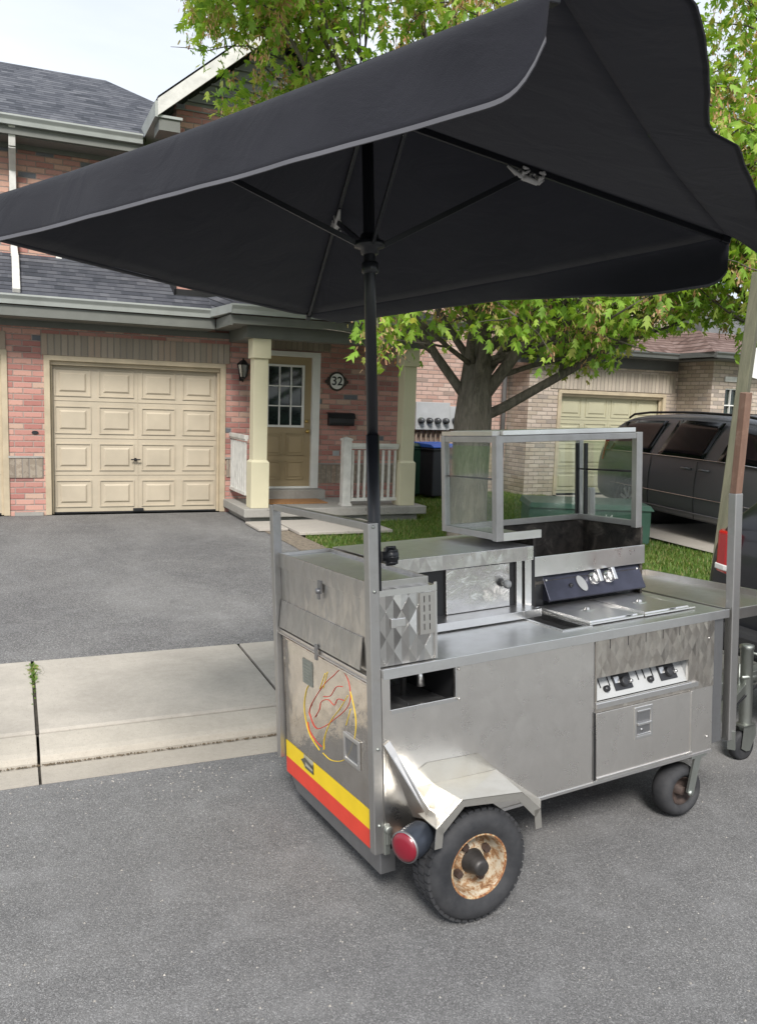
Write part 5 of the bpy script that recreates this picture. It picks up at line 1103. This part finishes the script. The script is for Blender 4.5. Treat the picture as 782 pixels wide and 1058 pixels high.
def tree(base, trunk_pts, r0, limbs, label, seed, nleaf, lsize=.13, group=None, sub=6, twig=5, seeds=500, name='maple_tree', bound=None):
    rng = np.random.default_rng(seed); root = empty(name, base); tag(root, label, 'tree', 'maple trees by the street'); B0 = Vector(base)
    tr = MB(); tp = [Vector(p) for p in trunk_pts]; tr.tube(tp, [r0*f_ for f_ in (1.3,1.08,1.,1.,.42)[:len(tp)]], 22)
    tips = []; br = MB(); top = tp[-1]
    for (dx, dy, dz, L, rr, z0) in limbs:
        st = tp[-1] + (tp[-2]-tp[-1])*z0
        pts, d = bez(st - Vector((dx,dy,dz)).normalized()*.02, (dx,dy,dz), L, rng, .25, 9, .07)
        rs = [rr*.66*(1-.70*i/(len(pts)-1)) for i in range(len(pts))]; (tr if True else br).tube(pts, rs, 12)
        for k in range(sub):
            f_ = .28+.70*k/(sub-1)+rng.normal(0,.03); f_ = min(.99, max(.2, f_)); i = int(f_*(len(pts)-1)); q = pts[i]; dd = (pts[min(i+1,len(pts)-1)]-pts[max(0,i-1)]).normalized()
            side = Vector((rng.normal(), rng.normal(), rng.normal()*.45)).normalized(); nd = (dd*.75+side*.95).normalized(); l2 = L*(.52-.22*f_)*rng.uniform(.8,1.25)
            p2, d2 = bez(q, nd, l2, rng, .05, 6, .12)
            if bound and not bound(p2[4], rng): continue
            br.tube(p2, [rs[i]*.55*(1-.75*j/(len(p2)-1)) for j in range(len(p2))], 7)
            for j in range(twig):
                g = .25+.75*(j+1)/twig; ii = min(len(p2)-1, int(g*(len(p2)-1))); s3 = Vector((rng.normal(), rng.normal(), rng.normal()*.5-.1)).normalized()
                p3, d3 = bez(p2[ii], (d2*.5+s3).normalized(), l2*rng.uniform(.30,.55), rng, -.12, 4, .15)
                if bound and not bound(p3[-1], rng): continue
                br.tube(p3, [.010,.008,.006,.004,.003], 5); tips += [(p3[a_], .20) for a_ in (1,2,3,4)]
            tips += [(p2[-1], .2), (p2[-2], .2)]
    def rel(mb): mb.v = [(x-B0.x, y-B0.y, z-B0.z) for x, y, z in mb.v]; return mb
    rel(tr).build('trunk', M['bark'], root, fixn=False); rel(br).build('branches', M['bark'], root, fixn=False)
    P_, Q_ = [], []; tarr = [t_ for t_, _ in tips]; tarr += [t_ for t_ in tarr if cam_px(t_)[0] < 345 and cam_px(t_)[1] < 130]*3
    while len(P_) < nleaf:
        q = tarr[rng.integers(len(tarr))]; o_ = Vector(rng.normal(0, .13, 3)); p = q + o_
        if bound and not bound(p, rng): 
            continue
        P_.append((p.x-B0.x, p.y-B0.y, p.z-B0.z))
    while len(Q_) < seeds*20:
        q = tarr[rng.integers(len(tarr))]
        if bound and not bound(q, rng): continue
        c0 = q + Vector(rng.normal(0, .13, 3))
        if bound and not bound(c0 + Vector((0,0,-.12)), rng): continue
        for _ in range(20): p = c0 + Vector(rng.normal(0, .038, 3)) + Vector((0,0,-.03)); Q_.append((p.x-B0.x, p.y-B0.y, p.z-B0.z))
    leaves_mesh('crown', P_, lsize, M['leaf'], root, rng)
    leaves_mesh('seed_clusters', Q_, .040, M['seed'], root, rng, droop=.8, shape=[(0,0),(.35,-.16),(1.,-.12),(1.05,.1),(.4,.14)], faces=[(0,1,4),(1,2,4),(2,3,4)])
    return root
def keep_main(p, rng):
    x, y, z = cam_px(p)
    if z < 3.5: return False
    # natural lower edge of the crown: higher over the trunk, drooping at the sides
    lim = np.interp(x, [320,362,368,400,430,470,520,560,600,640,690,740], [300,335,385,390,372,352,352,372,402,372,342,330])
    if y > lim + rng.normal(0, 6): return False
    lft = np.interp(y, [-200,0,20,60,110,300,340,400], [150,190,185,205,225,250,300,355])
    return x > lft + rng.normal(0, 5)
tree((4.12,7.19,.05), [(4.12,7.19,.02),(4.13,7.19,.3),(4.14,7.2,.9),(4.15,7.2,1.50),(4.20,7.22,2.7)], .185,
     [(-1.0,.1,1.15,3.0,.078,.93),(-.45,-.5,1.5,3.2,.09,.96),(.12,.1,2.2,2.8,.08,.0),(.75,-.4,1.3,3.4,.10,.93),(1.25,-.25,.62,3.2,.085,1.02),(1.0,.7,1.1,3.0,.075,.8),(1.7,-.2,.3,3.1,.045,.7),(1.5,.8,.3,3.0,.045,.6),(-.4,1.,1.3,3.0,.06,.6),(-.9,-.7,.9,2.3,.045,.62),(.5,-1.2,.9,2.4,.045,.55),(-1.3,-.25,1.6,3.4,.05,.35),(1.5,-.5,.9,3.2,.05,.45),(1.6,.3,.6,3.2,.05,.55),(1.5,-.9,.8,2.8,.045,.6),(-1.3,-.6,.6,2.3,.04,.6),(-1.3,-.2,1.3,3.8,.05,.1),(-.9,-.8,1.6,3.6,.05,.05),(-.6,.3,2.2,3.6,.055,.0),(-1.25,.5,1.6,3.8,.05,.1),(.3,-.9,1.9,3.4,.05,.1),(-1.1,-.1,1.9,4.4,.05,.1),(-1.4,.1,1.5,4.1,.045,.2),(-1.2,-.5,2.4,4.6,.045,.0)],
     'maple tree with spreading limbs and fresh green leaves on the lawn behind the glass case', 11, 30000, .102, seeds=2000, bound=keep_main)
def keep_right(p, rng):
    x, y, z = cam_px(p)
    if z < 3.5: return False
    return y < np.interp(x, [600,700,740,760,800,900], [200,300,330,395,420,430]) + rng.normal(0, 6)
tree((8.0,6.3,.05), [(8.0,6.3,.0),(8.0,6.3,.4),(8.0,6.3,1.),(7.98,6.3,1.6),(7.97,6.3,2.0)], .13,
     [(-1.2,.3,1.1,3.4,.07,.0),(-1.1,-.5,1.6,3.6,.08,.0),(-.2,0,2.2,3.4,.1,.0),(.7,.6,1.5,3.,.08,.0),(.8,-.6,1.3,3.,.08,.0),(-.9,-.1,2.0,3.9,.08,0),(-1.5,-.2,.55,3.2,.06,0),(-1.0,0,1.8,4.6,.08,0),(-.6,-.6,2.2,4.4,.07,0),(-1.0,.5,2.4,4.8,.07,0),(-1.4,-.5,1.2,4.2,.07,0)],
     'second maple at the right edge with drooping leaf sprays over the dark minivan', 23, 17000, .102, seeds=1800, bound=keep_right)
# grass blades on the visible lawn, and weeds in the sidewalk joint
def blades(name, n, area, h, mat, reject=None, seed=3, dens=None):
    rng = np.random.default_rng(seed); pts = []
    while len(pts) < n:
        x = rng.uniform(area[0], area[1]); y = rng.uniform(area[2], area[3])
        if reject and reject(x, y): continue
        pts.append((x, y, G0-.028))
    P_ = np.array(pts); n = len(P_); az = rng.uniform(0, 2*np.pi, n); H_ = h*rng.uniform(.5, 1.3, n); wd_ = .0035*rng.uniform(.8,1.8,n); lean = rng.uniform(.1,.9,n)*H_
    d = np.stack([np.cos(az), np.sin(az), 0*az], 1); s_ = np.stack([-np.sin(az), np.cos(az), 0*az], 1); up = np.array([0,0,1.])
    V = np.stack([P_-s_*wd_[:,None], P_+s_*wd_[:,None], P_+s_*wd_[:,None]*.7+d*(lean*.4)[:,None]+up*(H_*.6)[:,None], P_-s_*wd_[:,None]*.7+d*(lean*.4)[:,None]+up*(H_*.6)[:,None], P_+d*lean[:,None]+up*H_[:,None]], 1)
    F4 = np.array([(0,1,2),(0,2,3),(3,2,4)]); F = (F4[None]+(np.arange(n)*5)[:,None,None]).reshape(-1,3)
    me = bpy.data.meshes.new(name); me.vertices.add(n*5); me.vertices.foreach_set('co', V.reshape(-1)); me.loops.add(F.size); me.loops.foreach_set('vertex_index', F.reshape(-1).astype(np.int32)); me.polygons.add(len(F)); me.polygons.foreach_set('loop_start', np.arange(0, F.size, 3, dtype=np.int32)); me.update(calc_edges=True); me.materials.append(mat)
    o = bpy.data.objects.new(name, me); COL.objects.link(o); tag(o, kind='stuff'); return o
M['blade'] = leafmat('grass_blade', [(0,(.07,.13,.025)),(.4,(.11,.21,.04)),(.75,(.17,.28,.055)),(.9,(.30,.30,.13)),(1,(.42,.36,.20))], .35)
def rej(x, y):
    if 2.9 < x < 4.2 and 8.93 < y < 10.0: return True
    if x < 2.86+(y-5)*.045 and y < 10: return True
    if 2.5 < x < 5.15 and y > 9.98: return True
    return x > 7.02+max(0, (y-8)*.38)
blades('grass', 150000, (2.7, 8.9, 5.02, 13.1), .06, M['blade'], rej)
w_ = MB(); rng = random.Random(5); wp = []
for i in range(190): wp.append((rng.gauss(.075,.010), 4.95-abs(rng.gauss(0,.2)), .068+rng.uniform(0,.025)))
wd_o = leaves_mesh('joint_weeds', wp, .02, M['blade'], None, np.random.default_rng(2), droop=-.2); tag(wd_o, kind='stuff')
# ------------------------------------------------------------------ vehicles
t = NT('dark_grey_car_paint'); c = t.coord(); t.P(col=(.11,.114,.124), rough=.42, metal=.3, coat=.35, coatr=.12); M['vanpaint'] = t.mat
t = NT('black_car_paint'); t.P(col=(.012,.013,.016), rough=.35, metal=.2, coat=.5, coatr=.08); M['blackpaint'] = t.mat
t = NT('tinted_glass'); t.P(col=(.006,.007,.009), rough=.08, spec=.3); M['tint'] = t.mat
t = NT('tail_lamp_red'); t.P(col=(.45,.010,.013), rough=.2, spec=.6, coat=.6); M['tail'] = t.mat
M['chrome'] = simple('chrome', (.7,.7,.7), .15, 1., var=.03); M['carblack'] = simple('car_plastic', (.02,.02,.021), .6); M['alloy'] = simple('alloy_wheel', (.55,.55,.56), .4, .5)
def vehicle(name, label, cat, mw, st, paint, wheels, r_w, windows, lamps, trims, handles, plate, seams, rails=True):
    root = empty(name, mat=mw); tag(root, label, cat); NS = 9
    def sec(i):
        x, zb, zl, zr, w_, wr = st[i]
        return [(0,zb),(w_*.86,zb),(w_*.97,zb+.05),(w_,zb+(zl-zb)*.35),(w_*1.0,zb+(zl-zb)*.68),(w_*.975,zl),(wr+(w_*.975-wr)*.10+.0,zr-.07*min(1,(zr-zl)/.3)),(wr-.10,zr-.012),(0,zr+.01)]
    def at(x, k):
        for i in range(len(st)-1):
            if st[i][0] <= x <= st[i+1][0]:
                f_ = (x-st[i][0])/(st[i+1][0]-st[i][0]); a, b = sec(i)[k], sec(i+1)[k]; return a[0]+(b[0]-a[0])*f_, a[1]+(b[1]-a[1])*f_
    b = MB(); ring = []
    for i in range(len(st)):
        s_ = sec(i); r_ = [(st[i][0], y, z) for y, z in s_] + [(st[i][0], -y, z) for y, z in s_[-2:0:-1]]; ring.append(r_)
    n = len(ring[0])
    for r_ in ring: b.v += r_
    for i in range(len(ring)-1):
        for k in range(n): b.f.append((i*n+k, i*n+(k+1)%n, (i+1)*n+(k+1)%n, (i+1)*n+k)); b.mi.append(0); b.sm.append(True)
    b.f.append(tuple(range(n))[::-1]); b.mi.append(0); b.sm.append(True); b.f.append(tuple((len(ring)-1)*n+k for k in range(n))); b.mi.append(0); b.sm.append(True)
    body = b.build('body', paint, root)
    ss = body.modifiers.new('s', 'SUBSURF'); ss.levels = 2; ss.render_levels = 2
    # crisp sill and belt
    cut = MB()
    for wx in wheels: cut.lathe([(-1.2,0),(-1.2,r_w*1.17),(1.2,r_w*1.17),(1.2,0)], (wx,0,r_w), 'y', 40)
    co = cut.build('cutter', paint, None); co.matrix_world = Matrix.Identity(4)
    body.parent = None; bo = body.modifiers.new('b', 'BOOLEAN'); bo.object = co; bo.operation = 'DIFFERENCE'; bo.solver = 'EXACT'
    bpy.context.view_layer.update(); dg = bpy.context.evaluated_depsgraph_get(); me = bpy.data.meshes.new_from_object(body.evaluated_get(dg)); body.modifiers.clear(); body.data = me; body.parent = root; body.name = 'body'
    bpy.data.objects.remove(co)
    for p in me.polygons: p.use_smooth = True
    for wx in wheels: MB().lathe([(-.70,0),(-.70,r_w*1.15),(.70,r_w*1.15),(.70,0)], (wx,0,r_w), 'y', 40).build('wheel_arch', M['carblack'], root)
    def surf(x, v, s_, off):
        (y0, z0), (y1, z1) = at(x, 5), at(x, 6); y = y0+(y1-y0)*v; z = z0+(z1-z0)*v; nx = Vector((0, (z1-z0), (y0-y1))).normalized()
        return (x, s_*(y+nx.y*off), z+nx.z*off)
    for s_ in (-1, 1):
        for (xa0, xa1, xb0, xb1, va, vb) in windows:   # bottom-left, top-left, bottom-right, top-right x
            m = MB(); NX, NV = 10, 5; base = 0
            for i in range(NX+1):
                for j in range(NV+1):
                    v = j/NV; x = (xa0+(xa1-xa0)*v)*(1-i/NX)+(xb0+(xb1-xb0)*v)*(i/NX); m.v.append(surf(x, va+(vb-va)*v, s_, .004))
            for i in range(NX):
                for j in range(NV): m.f.append((i*(NV+1)+j,(i+1)*(NV+1)+j,(i+1)*(NV+1)+j+1,i*(NV+1)+j+1)); m.mi.append(0); m.sm.append(True)
            o = m.build('side_window', M['tint'], root); q = o.modifiers.new('t', 'SOLIDIFY'); q.thickness = .006; q.offset = 0
        for (x0, x1, kf, mat, r_) in trims:
            pts = []
            for i in range(15):
                x = x0+(x1-x0)*i/14; k0 = int(kf); f_ = kf-k0; a = at(x, k0); b2 = at(x, k0+1); pts.append((x, s_*(a[0]+(b2[0]-a[0])*f_+.002), a[1]+(b2[1]-a[1])*f_))
            m = MB().tube(pts, r_, 6); m.build('side_trim', M[mat], root)
        for hx, kf in handles:
            a, b2 = at(hx, int(kf)), at(hx, int(kf)+1); f_ = kf-int(kf); y, z = a[0]+(b2[0]-a[0])*f_, a[1]+(b2[1]-a[1])*f_
            MB().tube([(hx-.09,s_*(y+.0),z),(hx-.07,s_*(y+.03),z),(hx+.07,s_*(y+.03),z),(hx+.09,s_*(y),z)], .012, 8).build('door_handle', paint, root)
        for sx in seams:
            m = MB(); pts = [(sx, s_*(at(sx, k)[0]*1.0+.0015), at(sx, k)[1]) for k in (2,3,4,5)]; m.tube(pts, .005, 5); m.build('door_seam', M['carblack'], root)
        for (pts_) in lamps:
            m = MB()
            if name == 'tow_car': m.prism([(x, s_*y) for x, y in ((-.012,.73),(-.010,.80),(.012,.88),(.06,.918),(.17,.925),(.17,.80),(.1,.73))], 'z', .755, .985)
            else: m.add([(p[0], s_*p[1], p[2]) for p in pts_], [(0,1,2,3),(4,5,6,7),(0,1,5,4),(1,2,6,5),(2,3,7,6),(3,0,4,7)])
            tl_o = m.build('tail_lamp', M['tail'], root, bevel=.015, seg=3)
            if name == 'tow_car': m = MB(); m.prism([(x, s_*y) for x, y in ((-.016,.735),(-.014,.802),(.009,.884),(.058,.922),(.16,.929),(.15,.80),(.1,.735))], 'z', .772, .805); m.build('reversing_lamp', M['white'], tl_o, bevel=.006)
        if rails:
            m = MB(); pts = [(x, s_*(at(x,6)[0]-.05), at(x,7)[1]+.015) for x in np.linspace(st[3][0]+.3, st[7][0]-.2, 8)]; m.tube([(pts[0][0]-.12, pts[0][1], pts[0][2]-.05)]+pts+[(pts[-1][0]+.12, pts[-1][1], pts[-1][2]-.05)], .016, 8); m.build('roof_rail', M['carblack'], root)
        for wx in wheels:
            y = s_*(st[5][4]-.02); d = -s_
            w = MB().lathe([(0,r_w*.66),(-s_*.0+d*-.0,r_w*.68),(d*-.012,r_w*.8),(d*.0,r_w*.95),(d*.03,r_w),(d*.18,r_w),(d*.2,r_w*.9),(d*.2,r_w*.6)], (wx,y,r_w), 'y', 40).build('wheel', S['tyre'], root)
            MB().lathe([(0,r_w*.68),(d*.012,r_w*.64),(d*.05,r_w*.6),(d*.06,r_w*.2),(d*.02,r_w*.16),(d*.02,0)], (wx,y,r_w), 'y', 40).build('rim', M['carblack'], w)
            sp2 = MB()
            for k in range(9):
                a = 2*math.pi*k/9; sp2.obox((wx+.05*math.cos(a),y+d*.022,r_w+.05*math.sin(a)),(wx+r_w*.62*math.cos(a),y+d*.016,r_w+r_w*.62*math.sin(a)),.028,.02,(0,1,0))
            sp2.build('spokes', M['alloy'], w)
    if plate:
        px, pz, wz = plate; m = MB(); m.box(px-.012,px-.004,-.15,.15,pz-.07,pz+.07); m.build('licence_plate', M['white'], root, bevel=.004)
        m = MB(); m.box(px-.09,px+.3,-.78,.78,.36,.50); m.build('rear_bumper', M['carblack'], root, bevel=.03)
    return root
a = R_(9.); D = Vector((-math.sin(a), -math.cos(a), 0)); Rt = Vector((-math.cos(a), math.sin(a), 0))   # forward, and the side seen (van's right)
c0 = Vector((7.99,10.21,.085)) - Rt*.92
MWv = Matrix(((D.x,-Rt.x,0,c0.x),(D.y,-Rt.y,0,c0.y),(0,0,1,c0.z),(0,0,0,1)))
stv = [(0,.40,.66,.70,.74,.70),(.03,.32,.92,.97,.86,.80),(.13,.26,.95,1.22,.905,.78),(.36,.24,.96,1.47,.925,.72),(.9,.22,.965,1.535,.925,.70),(2.0,.21,.965,1.555,.925,.70),(3.0,.21,.96,1.53,.925,.69),(3.5,.21,.95,1.46,.92,.67),(4.1,.22,.93,1.0,.90,.72),(4.55,.25,.84,.88,.86,.7),(4.85,.30,.64,.70,.76,.62),(4.92,.36,.52,.56,.6,.5)]
vehicle('minivan', 'dark grey minivan with tinted windows parked in the driveway of the beige house', 'minivan', MWv, stv, M['vanpaint'], [.98,4.0], .31,
        [(.42,.58,1.42,1.60,.08,.92),(1.63,1.83,2.585,2.74,.06,.94),(2.86,3.00,3.75,3.40,.06,.94)],
        [[(.0,.80,.80),(.26,.928,.84),(.30,.90,1.14),(.06,.78,1.10),(.08,.76,.80),(.26,.86,.84),(.26,.80,1.12),(.14,.74,1.10)]],
        [(.30,3.8,5.05,'chrome',.007),(.55,3.8,3.2,'chrome',.006),(1.35,3.6,2.3,'vanpaint',.012)], [(2.30,4.6),(2.66,4.6)], (.0,.75,0), [1.50,2.50,3.70])
MWt = Matrix(((1,0,0,3.52),(0,1,0,2.515),(0,0,1,0),(0,0,0,1)))
stt = [(0,.40,.72,.78,.90,.84),(.02,.34,.97,1.02,.935,.84),(.10,.28,1.0,1.18,.93,.74),(.42,.26,1.01,1.50,.91,.66),(.9,.24,1.01,1.60,.91,.64),(1.8,.24,1.01,1.62,.91,.64),(2.4,.24,1.0,1.60,.91,.63),(2.8,.24,1.0,1.54,.91,.62),(3.5,.26,.98,1.04,.89,.68),(4.0,.28,.92,.95,.86,.66),(4.4,.34,.75,.80,.78,.6),(4.5,.4,.6,.62,.6,.5)]
vehicle('tow_car', 'black car with a red tail light at the right edge beyond the tow bar', 'car', MWt, stt, M['blackpaint'], [.80,3.55], .34,
        [(.42,.6,1.1,1.15,.08,.9),(1.2,1.2,2.0,2.0,.08,.92),(2.1,2.1,3.1,2.75,.08,.92)],
        [[(.15,.66,.75),(.20,.86,.75),(.20,.84,1.0),(.15,.66,1.0),(.0,.66,.76),(.035,.905,.76),(.06,.885,.985),(.03,.66,.985)]],
        [(.40,3.1,5.05,'chrome',.006)], [(1.9,4.5),(2.2,4.5)], (-.0,.80,0), [1.15,2.05,3.1], rails=False)
